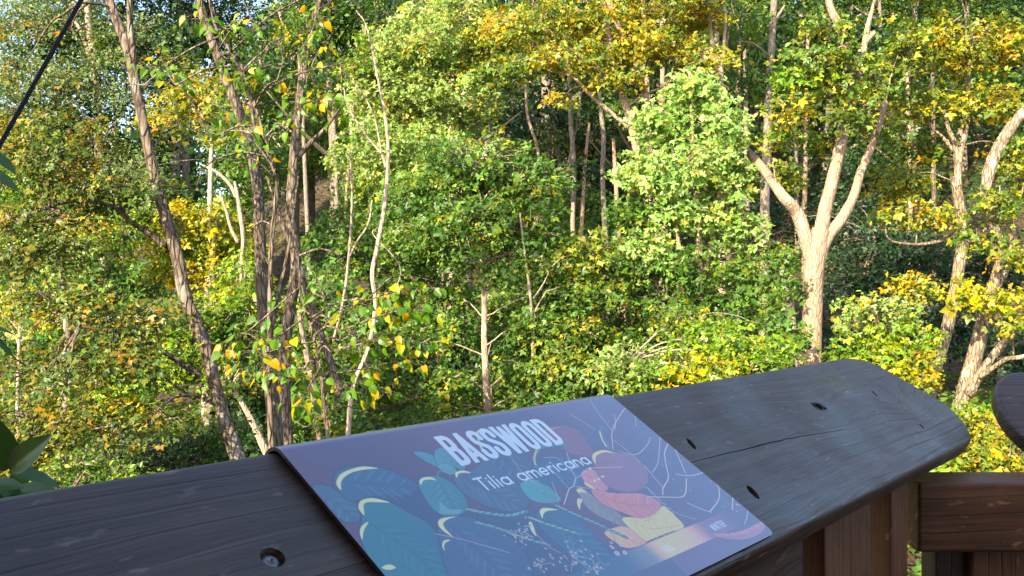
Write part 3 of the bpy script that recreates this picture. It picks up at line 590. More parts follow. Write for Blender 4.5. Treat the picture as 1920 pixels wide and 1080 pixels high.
def basswood(label, d, trunk, twigs, seed, maxn=295):
    r=np.random.default_rng(seed); tb=Buf(); cl=stem(tb,trunk,d,n=10,ground_ext=True); g=cl[-1].copy(); g[2]=gz(g[0],g[1])
    root=thing('basswood_tree',g,label,'tree')
    tb.obj('trunk',BK['brown'],root,smooth=True); wb=Buf(); cnt=0
    for tw in twigs:
        pts,nl,yf=tw
        dz=r.normal()*.25
        c3=catmull([P(a,b,d+dz+.1*k_) for k_,(a,b) in enumerate(pts)],8); tube(wb,c3,np.linspace(.0065,.002,len(c3)),5)
        a=cl[np.argmin(np.linalg.norm(cl-c3[0],axis=1))]
        if np.linalg.norm(a-c3[0])<1.6: tube(wb,catmull([a,(a+c3[0])/2+np.array([0,0,.05]),c3[0]],4),np.linspace(.009,.0065,9),5)
        nl=int(nl*1.55)
        for i in range(nl):
            if cnt>=maxn: break
            t=.12+.88*(i+.5)/nl; p=c3[min(int(t*(len(c3)-1)),len(c3)-1)]
            side=np.array([r.normal(),r.normal()*.8,-.1+.35*r.normal()]); side/=np.linalg.norm(side)
            b=p+side*(.05+.11*r.random()); tube(wb,[p,(p+b)/2+[0,0,.012],b],[.0022,.0018,.0015],3,cap=False)
            dr=side*.75+np.array([0,-.1,-.75]); nr=np.array([-.45,-.75,.75])+r.normal(size=3)*.5
            k='y' if r.random()<yf*.5 else ('h' if r.random()<.22 else ('g' if r.random()<.66 else 'd'))
            put_leaf(root,LS[k][int(r.integers(0,3))],b,dr,nr,.052+.034*r.random(),'yellow heart-shaped leaf' if k=='y' else None); cnt+=1
    wb.obj('twigs',BK['brown'],root,kind='stuff'); return root
basswood('basswood with drooping heart-shaped leaves, some bright yellow, hanging before two tall trunks',7.2,
 [(385,-60,7),(402,43,8),(440,110,9),(478,200,10),(510,310,12),(520,340,13),(508,480,14),(505,700,16),(510,880,20)],
 [([(402,30),(380,40),(365,20)],12,.05),([(402,43),(425,55),(470,40),(500,60)],22,.12),([(440,110),(425,110),(410,95)],10,.05),([(440,110),(460,140),(500,160),(535,150)],24,.15),
  ([(478,200),(445,150),(440,190)],8,.1),([(330,160),(305,130),(275,125)],14,.12),([(400,260),(340,160),(300,110)],10,.05),([(505,290),(470,250),(440,230),(400,225)],14,.2),
  ([(470,250),(450,245),(375,245)],6,.3),([(510,310),(480,270),(455,250),(480,230)],12,.05),([(520,250),(560,200),(610,190),(640,215)],22,.2),([(540,120),(580,70),(600,15),(640,20)],14,.6),
  ([(560,200),(590,110),(625,60)],14,.1),([(545,240),(560,190),(545,170)],8,.5),([(512,330),(475,298),(430,300)],8,.0),([(520,150),(530,110),(520,70)],12,.3),([(430,60),(400,110),(390,150)],8,.2),
  ([(560,0),(620,-15),(680,15)],12,.3),([(270,160),(225,155),(205,165)],7,.0),([(400,300),(380,320),(365,360)],5,.1),([(470,430),(510,510),(505,520)],3,.9),([(480,60),(450,-10),(420,-20)],10,.1),([(640,120),(640,180),(630,240)],10,.4)],11)
basswood('low basswood sapling with green and yellow leaves beside the bare pale sapling, above the sign',6.6,
 [(560,480,6),(566,560,7),(585,620,9),(600,690,10),(610,780,12),(618,860,14)],
 [([(560,540),(440,640),(400,645)],12,.15),([(566,600),(500,640),(460,625),(420,640)],16,.15),([(590,640),(520,655),(470,670),(440,660)],16,.2),([(570,690),(520,690),(500,700)],12,.35),
  ([(590,690),(555,700),(535,720)],12,.3),([(600,690),(570,740),(560,760)],12,.15),([(610,560),(600,540),(595,520)],5,.1),([(600,620),(640,580),(660,570)],7,.5),
  ([(620,600),(700,560),(760,545),(830,540)],24,.15),([(640,620),(720,590),(770,580),(820,590)],18,.15),([(620,660),(700,640),(760,640),(820,655)],24,.1),([(630,700),(690,690),(740,680),(820,690)],20,.15),
  ([(620,740),(660,720),(700,730),(760,745)],20,.4),([(620,770),(640,760),(680,770)],12,.35),([(610,790),(600,770),(570,740)],14,.15),([(620,800),(600,780),(575,800),(555,790)],12,.1),
  ([(640,480),(628,490),(650,480)],4,.9),([(640,640),(665,620),(670,580)],7,.3),([(585,620),(560,600),(548,580)],8,.3),([(690,560),(735,520),(780,520),(825,530)],12,.2)],12)

# ------------------------------------------------------------------ broad glossy leaves right beside the rail at the left edge
M_big=leaf_mat('broad_glossy_leaf',.22,False,(.038,.085,.022),.36,.18,.04)
def big_leaf_mesh():
    nu,nv=9,4; v=[];f=[]
    for i in range(nu):
        t=i/(nu-1); w=.235*math.sin(math.pi*min(1,t**.78))**.75 if 0<t<1 else .004
        for j in range(-nv,nv+1):
            q=j/nv; z=.30*w*abs(q)**1.3-.22*t*t+.012*math.sin(t*22)*abs(q)
            v.append((q*w,t,z))
    c=2*nv+1
    for i in range(nu-1):
        for j in range(c-1): a=i*c+j; f.append((a,a+1,a+c+1,a+c))
    me=bpy.data.meshes.new('leaf'); me.from_pydata(v,[],f); me.polygons.foreach_set('use_smooth',[True]*len(f)); me.materials.append(M_big); return me
BL=big_leaf_mesh()
def bigleaf(root,b,t,nrm,d=2.2,dt=0.,wide=1.):
    A=P(b[0],b[1],d); B=P(t[0],t[1],d+dt); L=np.linalg.norm(B-A)
    put_leaf(root,BL,A,B-A,nrm,L,None,wide)
root=thing('broadleaf_shrub',(-1.55,2.25,float(gz(-1.55,5))-1.2),'glossy large-leaved shrub poking in at the left edge, just behind the rail','shrub')
for a in [((18,884),(80,818),(.3,-.9,.5),2.2,-.03,1.0),((14,886),(120,900),(.1,-.45,.9),2.2,.05,.85),((22,922),(127,925),(0,-.6,.8),2.15,.02,1.0),((8,902),(84,886),(.4,-.8,-.3),2.25,.1,1.1),
          ((8,884),(-6,792),(.5,-.8,.3),2.2,-.05,1.2),((16,930),(80,950),(.1,-.5,.8),2.12,.0,1.0),((-20,910),(42,905),(.1,-.5,.9),2.1,0,1.2),((0,905),(44,945),(-.2,-.6,.7),2.14,0,1.1),((-40,930),(22,965),(0,-.6,.8),2.1,0,1.3),
          ((40,905),(88,912),(.1,-.4,.9),2.3,.1,1.0),((-40,880),(10,860),(0,-.7,.6),2.3,0,1.3)]: bigleaf(root,*a)
wb=Buf(); tube(wb,catmull([P(6,900,2.2),P(-30,960,2.2),P(-80,1150,2.22),(-1.5,2.3,2.2)],6),np.linspace(.004,.012,19),6); tube(wb,catmull([P(-30,960,2.2),P(-10,930,2.15),P(16,926,2.14)],4),.004,5)
wb.obj('stem',BK['grey'],root,smooth=True)
root=thing('broadleaf_shrub',(-1.75,2.45,float(gz(-1.7,5))-1.2),'few dark pointed leaves hanging into the left edge under the black rope','shrub')
for a in [((-40,280),(34,312),(.0,-.3,.9),2.4,0,1.0),((-40,318),(37,344),(0,-.4,.9),2.35,0,1.0),((-50,610),(28,614),(0,-.3,.95),2.6,0,.35),((-40,622),(31,660),(.2,-.5,.9),2.6,0,.45)]: bigleaf(root,*a)
wb=Buf(); tube(wb,catmull([P(-40,270,2.4),P(-46,330,2.4),P(-60,600,2.5),P(-70,900,2.5),(-1.75,2.5,2.2)],6),np.linspace(.004,.016,25),6); wb.obj('stem',BK['grey'],root,smooth=True)

# ------------------------------------------------------------------ railing, deck, added shade screen
S=.475
Rv=np.array([0.6303428,0.77631692,0.]); Cv=np.array([-0.65537546,0.53214246,0.53601064]); Nv=np.array([0.41611413,-0.33787045,0.84421122])
Hv=np.array([-Rv[1],Rv[0],0.])
def hitp(px,py,lift=0.):
    q=np.array([(px-960)/F,1,(540-py)/F]); return q*((-S+lift)/Nv.dot(q))
O0=hitp(1127,743); OW=O0+np.array([0,0,ZC])
def UV(px,py,lift=0.): p=hitp(px,py,lift)-O0; return np.array([p.dot(Rv),p.dot(Cv)])
FR=Matrix(((Rv[0],Cv[0],Nv[0],OW[0]),(Rv[1],Cv[1],Nv[1],OW[1]),(0,Cv[2],Nv[2],OW[2]),(0,0,0,1)))
def wood_mat(name, dark, mid, pale, knots=(), rough=.42, gs=1.0, brown=None, bumpd=.0016, ring=None):
    m,nt,b,N,L=newmat(name)
    tc=N('TexCoord'); sp=N('SeparateXYZ'); L(tc.outputs['Object'],sp.inputs[0])
    n0=N('TexNoise'); mp0=N('Mapping'); mp0.inputs['Scale'].default_value=(2.2,7,7); L(tc.outputs['Object'],mp0.inputs[0]); L(mp0.outputs[0],n0.inputs['Vector']); n0.inputs['Scale'].default_value=1; n0.inputs['Detail'].default_value=2
    def math_(op,a,b_=None,c=None):
        x=N('Math'); x.operation=op
        for i,q in enumerate((a,b_,c)):
            if q is None: continue
            if isinstance(q,(int,float)): x.inputs[i].default_value=q
            else: L(q,x.inputs[i])
        return x.outputs[0]
    y=math_('ADD',sp.outputs[1],math_('MULTIPLY',math_('SUBTRACT',n0.outputs[0],.5),.035))
    y=math_('ADD',y,math_('MULTIPLY',sp.outputs[2],.7))
    km=None
    for (kx,ky,kr,ks) in knots:
        dx=math_('MULTIPLY',math_('SUBTRACT',sp.outputs[0],kx),.45); dy=math_('SUBTRACT',sp.outputs[1],ky)
        d2=math_('ADD',math_('MULTIPLY',dx,dx),math_('MULTIPLY',dy,dy)); e=math_('POWER',2.718,math_('MULTIPLY',d2,-1/(max(kr,.02)**2*6)))
        y=math_('ADD',y,math_('MULTIPLY',e,ks*(1)))
        dd=math_('SQRT',math_('ADD',math_('MULTIPLY',math_('MULTIPLY',dx,dx),1.8),math_('MULTIPLY',dy,dy)))
        mr=N('MapRange'); mr.inputs[1].default_value=kr*.25; mr.inputs[2].default_value=kr*.8; mr.inputs[3].default_value=1; mr.inputs[4].default_value=0; L(dd,mr.inputs[0])
        km=mr.outputs[0] if km is None else math_('MAXIMUM',km,mr.outputs[0])
    cb=N('CombineXYZ'); L(math_('MULTIPLY',sp.outputs[0],1.3*gs),cb.inputs[0]); L(math_('MULTIPLY',y,85*gs),cb.inputs[1]); L(math_('MULTIPLY',sp.outputs[2],30),cb.inputs[2])
    g1=N('TexNoise'); g1.inputs['Scale'].default_value=1; g1.inputs['Detail'].default_value=9; g1.inputs['Roughness'].default_value=.62; L(cb.outputs[0],g1.inputs['Vector'])
    # growth rings as thin dark lines
    w=math_('FRACT',math_('MULTIPLY',y,42*gs)); rg=ramp(N,[(0,(0,0,0)),(.10,(1,1,1)),(.9,(1,1,1)),(1,(.25,.25,.25))]); L(w,rg.inputs[0])
    n3=N('TexNoise'); n3.inputs['Scale'].default_value=5; n3.inputs['Detail'].default_value=5; L(tc.outputs['Object'],n3.inputs['Vector'])
    gate=ramp(N,[(.38,(0,0,0)),(.62,(1,1,1))]); L(n3.outputs[0],gate.inputs[0])
    ringm=N('MixRGB'); L(gate.outputs[0],ringm.inputs[0]); L(rg.outputs[0],ringm.inputs[1]); ringm.inputs[2].default_value=(1,1,1,1)
    cr=ramp(N,[(.28,dark),(.5,mid),(.74,pale)]); L(g1.outputs[0],cr.inputs[0])
    # worn, washed-out patches and small pale scuffs
    n4=N('TexNoise'); mp4=N('Mapping'); mp4.inputs['Scale'].default_value=(9,26,26); L(tc.outputs['Object'],mp4.inputs[0]); L(mp4.outputs[0],n4.inputs['Vector']); n4.inputs['Scale'].default_value=3.2; n4.inputs['Detail'].default_value=3
    sc_=ramp(N,[(.63,(0,0,0)),(.74,(.7,.7,.7))]); L(n4.outputs[0],sc_.inputs[0])
    mA=N('MixRGB'); mA.blend_type='MULTIPLY'; mA.inputs[0].default_value=.45; L(cr.outputs[0],mA.inputs[1]); L(ringm.outputs[0],mA.inputs[2])
    n5=N('TexNoise'); n5.inputs['Scale'].default_value=7; n5.inputs['Detail'].default_value=6; L(tc.outputs['Object'],n5.inputs['Vector'])
    r5=ramp(N,[(.35,(.72,.72,.74)),(.65,(1.28,1.24,1.15))]); L(n5.outputs[0],r5.inputs[0])
    mB=N('MixRGB'); mB.blend_type='MULTIPLY'; mB.inputs[0].default_value=1; L(mA.outputs[0],mB.inputs[1]); L(r5.outputs[0],mB.inputs[2])
    mC=N('MixRGB'); L(sc_.outputs[0],mC.inputs[0]); L(mB.outputs[0],mC.inputs[1]); mC.inputs[2].default_value=(*[min(1,c*2.4) for c in pale],1)
    col=mC.outputs[0]
    if km is not None:
        mD=N('MixRGB'); L(km,mD.inputs[0]); L(col,mD.inputs[1]); mD.inputs[2].default_value=(*[c*.35 for c in dark],1); col=mD.outputs[0]
    L(col,b.inputs['Base Color'])
    cp=N('CombineXYZ'); L(math_('MULTIPLY',sp.outputs[0],11),cp.inputs[0]); L(math_('MULTIPLY',y,330),cp.inputs[1]); L(math_('MULTIPLY',sp.outputs[2],120),cp.inputs[2])
    gp=N('TexNoise'); gp.inputs['Scale'].default_value=1; gp.inputs['Detail'].default_value=2; L(cp.outputs[0],gp.inputs['Vector'])
    pr=ramp(N,[(.58,(1,1,1)),(.70,(.60,.58,.56))]); L(gp.outputs[0],pr.inputs[0]); pl=ramp(N,[(.28,(1.4,1.36,1.3)),(.37,(1,1,1))]); L(gp.outputs[0],pl.inputs[0])
    mP=N('MixRGB'); mP.blend_type='MULTIPLY'; mP.inputs[0].default_value=.8; L(b.inputs['Base Color'].links[0].from_socket,mP.inputs[1]); L(pr.outputs[0],mP.inputs[2])
    mQ=N('MixRGB'); mQ.blend_type='MULTIPLY'; mQ.inputs[0].default_value=.7; L(mP.outputs[0],mQ.inputs[1]); L(pl.outputs[0],mQ.inputs[2]); L(mQ.outputs[0],b.inputs['Base Color'])
    rr=N('MapRange'); rr.inputs[1].default_value=.3; rr.inputs[2].default_value=.7; rr.inputs[3].default_value=rough-.10; rr.inputs[4].default_value=rough+.20; L(n5.outputs[0],rr.inputs[0]); b.inputs['Specular IOR Level'].default_value=.42
    cf=N('CombineXYZ'); L(math_('MULTIPLY',sp.outputs[0],16),cf.inputs[0]); L(math_('MULTIPLY',y,520),cf.inputs[1]); L(math_('MULTIPLY',sp.outputs[2],200),cf.inputs[2])
    gf=N('TexNoise'); gf.inputs['Scale'].default_value=1; gf.inputs['Detail'].default_value=4; L(cf.outputs[0],gf.inputs['Vector'])
    ro=math_('ADD',rr.outputs[0],math_('MULTIPLY',math_('SUBTRACT',gf.outputs[0],.5),.35))
    L(math_('MAXIMUM',ro,math_('MULTIPLY',km,.95)) if km is not None else ro,b.inputs['Roughness'])
    h=math_('ADD',math_('MULTIPLY',g1.outputs[0],.7),math_('MULTIPLY',ringm.outputs[0],.75)); h=math_('ADD',h,math_('MULTIPLY',gf.outputs[0],.30)); h=math_('ADD',h,math_('MULTIPLY',pr.outputs[0],.35))
    if km is not None: h=math_('SUBTRACT',h,math_('MULTIPLY',km,1.6))
    bu=N('Bump'); bu.inputs['Strength'].default_value=1; bu.inputs['Distance'].default_value=bumpd; L(h,bu.inputs['Height']); L(bu.outputs[0],b.inputs['Normal'])
    return m
def poly_prism(name, poly, z0, z1, mat, parent=None, bevel=.0, seg=3, mw=None, boolean=(), smooth=True, extra_loops=()):
    """polygon in local xy pulled between z0 and z1; matrix mw places it"""
    bm=bmesh.new(); vs=[bm.verts.new((x,y,z1)) for x,y in poly]; f=bm.faces.new(vs)
    if f.normal.z<0: f.normal_flip()
    e=bmesh.ops.extrude_face_region(bm,geom=[f]); 
    bmesh.ops.translate(bm,verts=[v for v in e['geom'] if isinstance(v,bmesh.types.BMVert)],vec=(0,0,z0-z1))
    bmesh.ops.recalc_face_normals(bm,faces=bm.faces[:])
    if bevel>0: bmesh.ops.bevel(bm,geom=[x for x in bm.edges if abs(x.verts[0].co.z-x.verts[1].co.z)<1e-6 or x.calc_face_angle(0)>.9],offset=bevel,segments=seg,profile=.5,affect='EDGES')
    me=bpy.data.meshes.new(name); bm.to_mesh(me); bm.free(); me.materials.append(mat)
    o=bpy.data.objects.new(name,me); C.objects.link(o)
    if boolean:
        cs=[]
        for cb in boolean:
            c=bpy.data.objects.new('cutter',cb); C.objects.link(c); cs.append(c)
            md=o.modifiers.new('b','BOOLEAN'); md.object=c; md.operation='DIFFERENCE'; md.solver='EXACT'
        dg=bpy.context.evaluated_depsgraph_get(); dg.update(); nm=bpy.data.meshes.new_from_object(o.evaluated_get(dg)); o.modifiers.clear(); o.data=nm
        if not nm.materials: nm.materials.append(mat)
        for c in cs: bpy.data.objects.remove(c,do_unlink=True)
    me=o.data
    if smooth and bevel>0:
        me.polygons.foreach_set('use_smooth',[True]*len(me.polygons)); me.set_sharp_from_angle(angle=math.radians(28))
    if parent is not None: o.parent=parent
    if mw is not None:
        o.matrix_world=mw
        if parent is not None: o.matrix_parent_inverse=Matrix.Identity(4); o.matrix_local=Matrix.Translation(-parent.location)@mw
    return o
def round_poly(pts, rad, seg=5):
    out=[]; n=len(pts)
    for i,p in enumerate(pts):
        p=np.array(p,float); r_=rad[i] if hasattr(rad,'__len__') else rad
        if r_<=0: out.append(tuple(p)); continue
        a=np.array(pts[i-1],float)-p; b_=np.array(pts[(i+1)%n],float)-p; la,lb_=np.linalg.norm(a),np.linalg.norm(b_); k=min(r_,la*.45,lb_*.45)
        A=p+a/la*k; B=p+b_/lb_*k
        for t in np.linspace(0,1,seg+1): out.append(tuple((1-t)**2*A+2*t*(1-t)*p+t*t*B))
    return out
def cyl_mesh(x,y,r_,z0,z1,n=24,ax=1.,ay=1.,ang=0.):
    bm=bmesh.new(); ca,sa=math.cos(ang),math.sin(ang)
    ring=[(math.cos(t)*r_*ax,math.sin(t)*r_*ay) for t in np.arange(n)/n*2*math.pi]
    V=[[bm.verts.new((x+a*ca-b_*sa,y+a*sa+b_*ca,z)) for a,b_ in ring] for z in (z0,z1)]
    for i in range(n): bm.faces.new((V[0][i],V[0][(i+1)%n],V[1][(i+1)%n],V[1][i]))
    bm.faces.new(V[0][::-1]); bm.faces.new(V[1]); bmesh.ops.recalc_face_normals(bm,faces=bm.faces[:])
    me=bpy.data.meshes.new('cut'); bm.to_mesh(me); bm.free(); return me
W_cap=wood_mat('weathered_dark_stained_cap',(.050,.031,.022),(.075,.049,.036),(.115,.08,.06),
    knots=[(1.075*S,-.22*S,.022,.020),(1.75*S,-.30*S,.004,.05),(-2.2*S,-.2*S,.03,.02)],rough=.37,bumpd=.0014)
W_side=wood_mat('brown_stained_rail_wood',(.075,.026,.009),(.155,.058,.021),(.22,.095,.038),rough=.5,bumpd=.001)
W_dark=wood_mat('dark_stained_rail_wood',(.026,.012,.007),(.058,.028,.016),(.09,.046,.027),rough=.5,bumpd=.001)
rail=thing('deck_railing',(float(OW[0]),float(OW[1]),ZC-1.42),'dark stained wooden deck railing with a broad sloping cap board and square posts','railing')
cap=[(-3.3,.0),(1.90,.0),(2.03,-.035),(2.085,-.10),(2.13,-.22),(2.172,-.37),(2.15,-.435),(2.075,-.505),(1.94,-.578),(-3.3,-.578)]
cap=round_poly([(a*S,b_*S) for a,b_ in cap],[0,.03,.03,.02,.02,.02,.02,.02,.05,0],4)
cuts=[]
holes=[(-1.217,-.236,.0098,1,1,0,.0065),(.138,-.234,.0075,1.5,.62,1.1,.012),(.150,-.436,.0085,1.5,.75,1.1,.008),(1.641,-.229,.0062,1.7,.5,1.0,.010),(1.641,-.437,.006,1.5,.5,.9,.010)]
for (u,v,r_,ax,ay,an,dp) in holes: cuts.append(cyl_mesh(u*S,v*S,r_,-dp,.01,26,ax,ay,an))
for (u,v,r_,ax,ay,an,dp) in ((1.075,-.222,.0075,1.5,.9,.5,.004),(1.052,-.207,.0045,2.0,.5,1.0,.003),(1.10,-.236,.004,1.6,.6,.2,.003),(1.075,-.215,.010,1.3,.22,-.6,.0015),(1.30,-.33,.005,3.2,.14,.12,.001),(1.42,-.31,.004,3.4,.15,.1,.001)): cuts.append(cyl_mesh(u*S,v*S,r_,-dp,.01,14,ax,ay,an))
# the long drying crack: a thin wedge let into the top face
def crack_mesh(u0,u1,v0,seed,wid=.0011,dp=.008):
    r=np.random.default_rng(seed); n=26; bm=bmesh.new(); rows=[]
    off=np.cumsum(r.normal(size=n))*.0006
    for i in range(n):
        t=i/(n-1); x=(u0+(u1-u0)*t)*S; y=v0*S+off[i]-(.05*t*t*S if u1>.5 else 0); w=wid*(.35+.65*math.sin(math.pi*min(.97,max(.03,t))))
        rows.append([bm.verts.new(q) for q in ((x,y-w,.01),(x,y+w,.01),(x,y+w*.6,-dp),(x,y-w*.6,-dp))])
    for a,b_ in zip(rows,rows[1:]):
        for k in range(4): bm.faces.new((a[k],a[(k+1)%4],b_[(k+1)%4],b_[k]))
    bm.faces.new(rows[0][::-1]); bm.faces.new(rows[-1]); bmesh.ops.recalc_face_normals(bm,faces=bm.faces[:])
    me=bpy.data.meshes.new('cut'); bm.to_mesh(me); bm.free(); return me
cuts.append(crack_mesh(-.03,1.05,-.293,4)); cuts.append(crack_mesh(-2.6,-1.02,-.288,5,.0008))
cuts.append(crack_mesh(1.50,1.58,-.30,6,.0006,.003))
capo=poly_prism('cap_board',cap,-.038,0,W_cap,rail,bevel=.0085,seg=4,mw=FR,boolean=cuts)
m_screw,_,b,_,_=newmat('galvanised_screw'); b.inputs['Base Color'].default_value=(.22,.20,.20,1); b.inputs['Metallic'].default_value=.8; b.inputs['Roughness'].default_value=.45
def screw(u,v,r_,zt):
    bb=Buf(); n=18; prof=[(0,-.0022),(.30,-.0022),(.34,-.0004),(.62,.0),(.95,-.0006),(1.0,-.0012),(1.0,-.004)]
    for i,(pr,pz) in enumerate(prof):
        pass
    ring=[]; V=[]
    th=np.arange(n)/n*2*math.pi
    for pr,pz in prof: V.append(np.stack([u*S+r_*max(pr,.001)*np.cos(th),v*S+r_*max(pr,.001)*np.sin(th),np.full(n,zt+pz)],1))
    V=np.concatenate(V); q=[]
    for k in range(len(prof)-1):
        for i in range(n): q.append((k*n+i,(k)*n+(i+1)%n,(k+1)*n+(i+1)%n,(k+1)*n+i))
    M4=np.array(FR); Vw=V@M4[:3,:3].T+M4[:3,3]
    bb.add(Vw,None,np.array(q)[:,::-1]); return bb.obj('screw',m_screw,rail,smooth=True)
screw(-1.217,-.236,.0070,-.0035); screw(.150,-.436,.0062,-.0045); screw(.138,-.234,.0042,-.009)
tan_=math.tan(math.acos(Nv[2]))
E0=OW-.578*S*Cv-.038*Nv            # lower front edge of the cap, at u = 0
def vert_frame(t0=0.):              # x along the rail, y up, z towards the viewer
    o=E0+Hv*t0
    return Matrix(((Rv[0],0,-Hv[0],o[0]),(Rv[1],0,-Hv[1],o[1]),(0,1,0,o[2]),(0,0,0,1)))
def u_at(px,t):                     # distance along the rail where a picture column crosses the plane t behind the front edge
    k=(px-960)/F; o=E0+Hv*t; return float((k*o[1]-o[0])/(Rv[0]-k*Rv[1]))
def rail_prism(name,u0,u1,sect,mat,bevel=.003):
    """section in (t back, z up) swept along the rail"""
    Mx=Matrix(((Hv[0],0,Rv[0],E0[0]),(Hv[1],0,Rv[1],E0[1]),(0,1,0,E0[2]),(0,0,0,1)))
    # grain wants to run along local x: put the sweep on x
    Mx=Matrix(((Rv[0],Hv[0],0,E0[0]),(Rv[1],Hv[1],0,E0[1]),(0,0,1,E0[2]),(0,0,0,1)))
    bm=bmesh.new(); A=[bm.verts.new((u0,t,z)) for t,z in sect]; B=[bm.verts.new((u1,t,z)) for t,z in sect]; n=len(sect)
    for i in range(n): bm.faces.new((A[i],A[(i+1)%n],B[(i+1)%n],B[i]))
    bm.faces.new(A[::-1]); bm.faces.new(B); bmesh.ops.recalc_face_normals(bm,faces=bm.faces[:])
    if bevel: bmesh.ops.bevel(bm,geom=bm.edges[:],offset=bevel,segments=2,profile=.5,affect='EDGES')
    me=bpy.data.meshes.new(name); bm.to_mesh(me); bm.free(); me.materials.append(mat)
    o=bpy.data.objects.new(name,me); link(o,rail); o.matrix_local=Matrix.Translation(-rail.location)@Mx; return o
zs=lambda t: t*tan_-.0025
rail_prism('top_rail',-1.55,u_at(1506,.03),[(.030,zs(.030)),(.068,zs(.068)),(.068,-.095),(.030,-.095)],W_dark)
rail_prism('back_rail',-1.55,.86,[(.175,zs(.175)),(.213,zs(.213)),(.213,.0),(.175,.0)],W_dark)
def upright(name,mat,mw,sx,sy,z0,z1a,z1b,bevel=.003):
    """a square post with its grain along local x (pointing up)"""
    bm=bmesh.new()
    V=[bm.verts.new(q) for q in ((z0,0,0),(z0,sx,0),(z0,sx,sy),(z0,0,sy),(z1a,0,0),(z1a,sx,0),(z1b,sx,sy),(z1b,0,sy))]
    for f in ((0,1,2,3),(4,5,6,7),(0,1,5,4),(1,2,6,5),(2,3,7,6),(3,0,4,7)): bm.faces.new([V[i] for i in f])
    bmesh.ops.recalc_face_normals(bm,faces=bm.faces[:])
    if bevel: bmesh.ops.bevel(bm,geom=bm.edges[:],offset=bevel,segments=2,profile=.5,affect='EDGES')
    me=bpy.data.meshes.new(name); bm.to_mesh(me); bm.free(); me.materials.append(mat)
    o=bpy.data.objects.new(name,me); link(o,rail); o.matrix_local=Matrix.Translation(-rail.location)@mw; return o
def rail_post(name,u0,w,t0,t1,mat,top=None,bot=-1.13):
    o=E0+Rv*u0+Hv*t0
    mw=Matrix(((0,Rv[0],Hv[0],o[0]),(0,Rv[1],Hv[1],o[1]),(1,0,0,o[2]),(0,0,0,1)))
    za=zs(t0) if top is None else top; zb=zs(t1) if top is None else top
    return upright(name,mat,mw,w,t1-t0,bot,za,zb)
ua,ub=u_at(1547,.022),u_at(1632,.022); rail_post('baluster',ua,ub-ua,.022,.060,W_side)
uc,ud=u_at(1672,.030),u_at(1719,.030); rail_post('post',uc,.089,.030,.119,W_side)
for k in range(9):
    rail_post('baluster',-.13-.125*k+.16,.040,.0705,.108,W_side,top=-.002)
rail_post('post',-1.30,.089,.0705,.16,W_side)
rail_post('baluster',u_at(1420,.0705),.04,.0705,.108,W_side,top=-.002); rail_post('baluster',u_at(1500,.0705)+.02,.04,.0705,.108,W_dark)
rail_prism('bottom_rail',-1.55,uc-.003,[(.030,-.98),(.068,-.98),(.068,-1.07),(.030,-1.07)],W_side)
# the stretch of railing that turns off to the right
zA=ZC-.342
def xbox(name,x0,x1,y0,y1,z0,z1,mat,parent,bevel=.006):
    bm=bmesh.new(); bmesh.ops.create_cube(bm,size=1)
    for v in bm.verts: v.co=Vector(((v.co.x)*(x1-x0),(v.co.y)*(y1-y0),(v.co.z)*(z1-z0)))
    if bevel: bmesh.ops.bevel(bm,geom=bm.edges[:],offset=bevel,segments=3,profile=.5,affect='EDGES')
    me=bpy.data.meshes.new(name); bm.to_mesh(me); bm.free(); me.materials.append(mat)
    o=bpy.data.objects.new(name,me); link(o,parent); c=Vector(((x0+x1)/2,(y0+y1)/2,(z0+z1)/2)); o.location=c-(parent.location if parent else Vector()); return o
xl=(1722-960)/F*1.64
bmx=xbox('side_rail',xl,2.9,1.64,1.745,zA-.122,zA,W_side,rail,.006); 
def xpost(name,x,y,sx,sy,z1,mat):
    mw=Matrix(((0,1,0,x),(0,0,1,y),(1,0,0,z1),(0,0,0,1))); return upright(name,mat,mw,sx,sy,ZC-1.42-z1,0,0)
xpost('post',(1742-960)/F*1.70,1.675,.062,.06,zA-.124,W_dark)
xpost('baluster',(1803-960)/F*1.70,1.66,.14,.03,zA-.124,W_side)
for k in range(8): xpost('baluster',1.02+.21*k,1.67,.14,.03,zA-.124,W_side)
TL=math.acos(Nv[2]); cT,sT=math.cos(TL),math.sin(TL)
M2=Matrix(((1,0,0,.972),(0,cT,-sT,1.70),(0,sT,cT,ZC-.318),(0,0,0,1)))
cap2=[(2.2,0),(2.2,.275)]+[(.075-.092*math.cos(q),.1375+.1375*math.sin(q)) for q in np.linspace(math.pi/2,-math.pi/2,20)]
poly_prism('cap_board',cap2,-.038,0,W_cap,rail,bevel=.010,seg=4,mw=M2)
for xx in (1.25,2.0): xbox('bracket',xx,xx+.05,1.75,1.86,zA-.05,ZC-.272,W_dark,rail,.003)

# deck boards underfoot
W_deck=wood_mat('worn_deck_board',(.06,.045,.035),(.12,.09,.07),(.18,.14,.11),rough=.6)
deck=thing('wooden_deck',(1.0,0,ZC-1.46),'dark wooden deck of parallel boards behind the railing','deck')
y=-1.55
while y<1.62:
    xL=float((E0+Hv*.10)[0]+(y-(E0+Hv*.10)[1])*Rv[0]/Rv[1]); xbox('deck_board',xL,2.9,y,y+.138,ZC-1.458,ZC-1.42,W_deck,deck,.004); y+=.144
for xx in (0.0,1.2,2.4): xbox('joist',xx,xx+.05,-1.55+ (0 if xx>.5 else 0),.4 if xx<.5 else 1.6,ZC-1.66,ZC-1.460,W_dark,deck,.0)
for xx,yy2 in ((1.3,1.45),(2.6,1.45),(-.6,-1.3),(2.6,-1.3)): xbox('support_post',xx-.09,xx+.09,yy2-.09,yy2+.09,.0,ZC-1.662,W_dark,deck,.0)
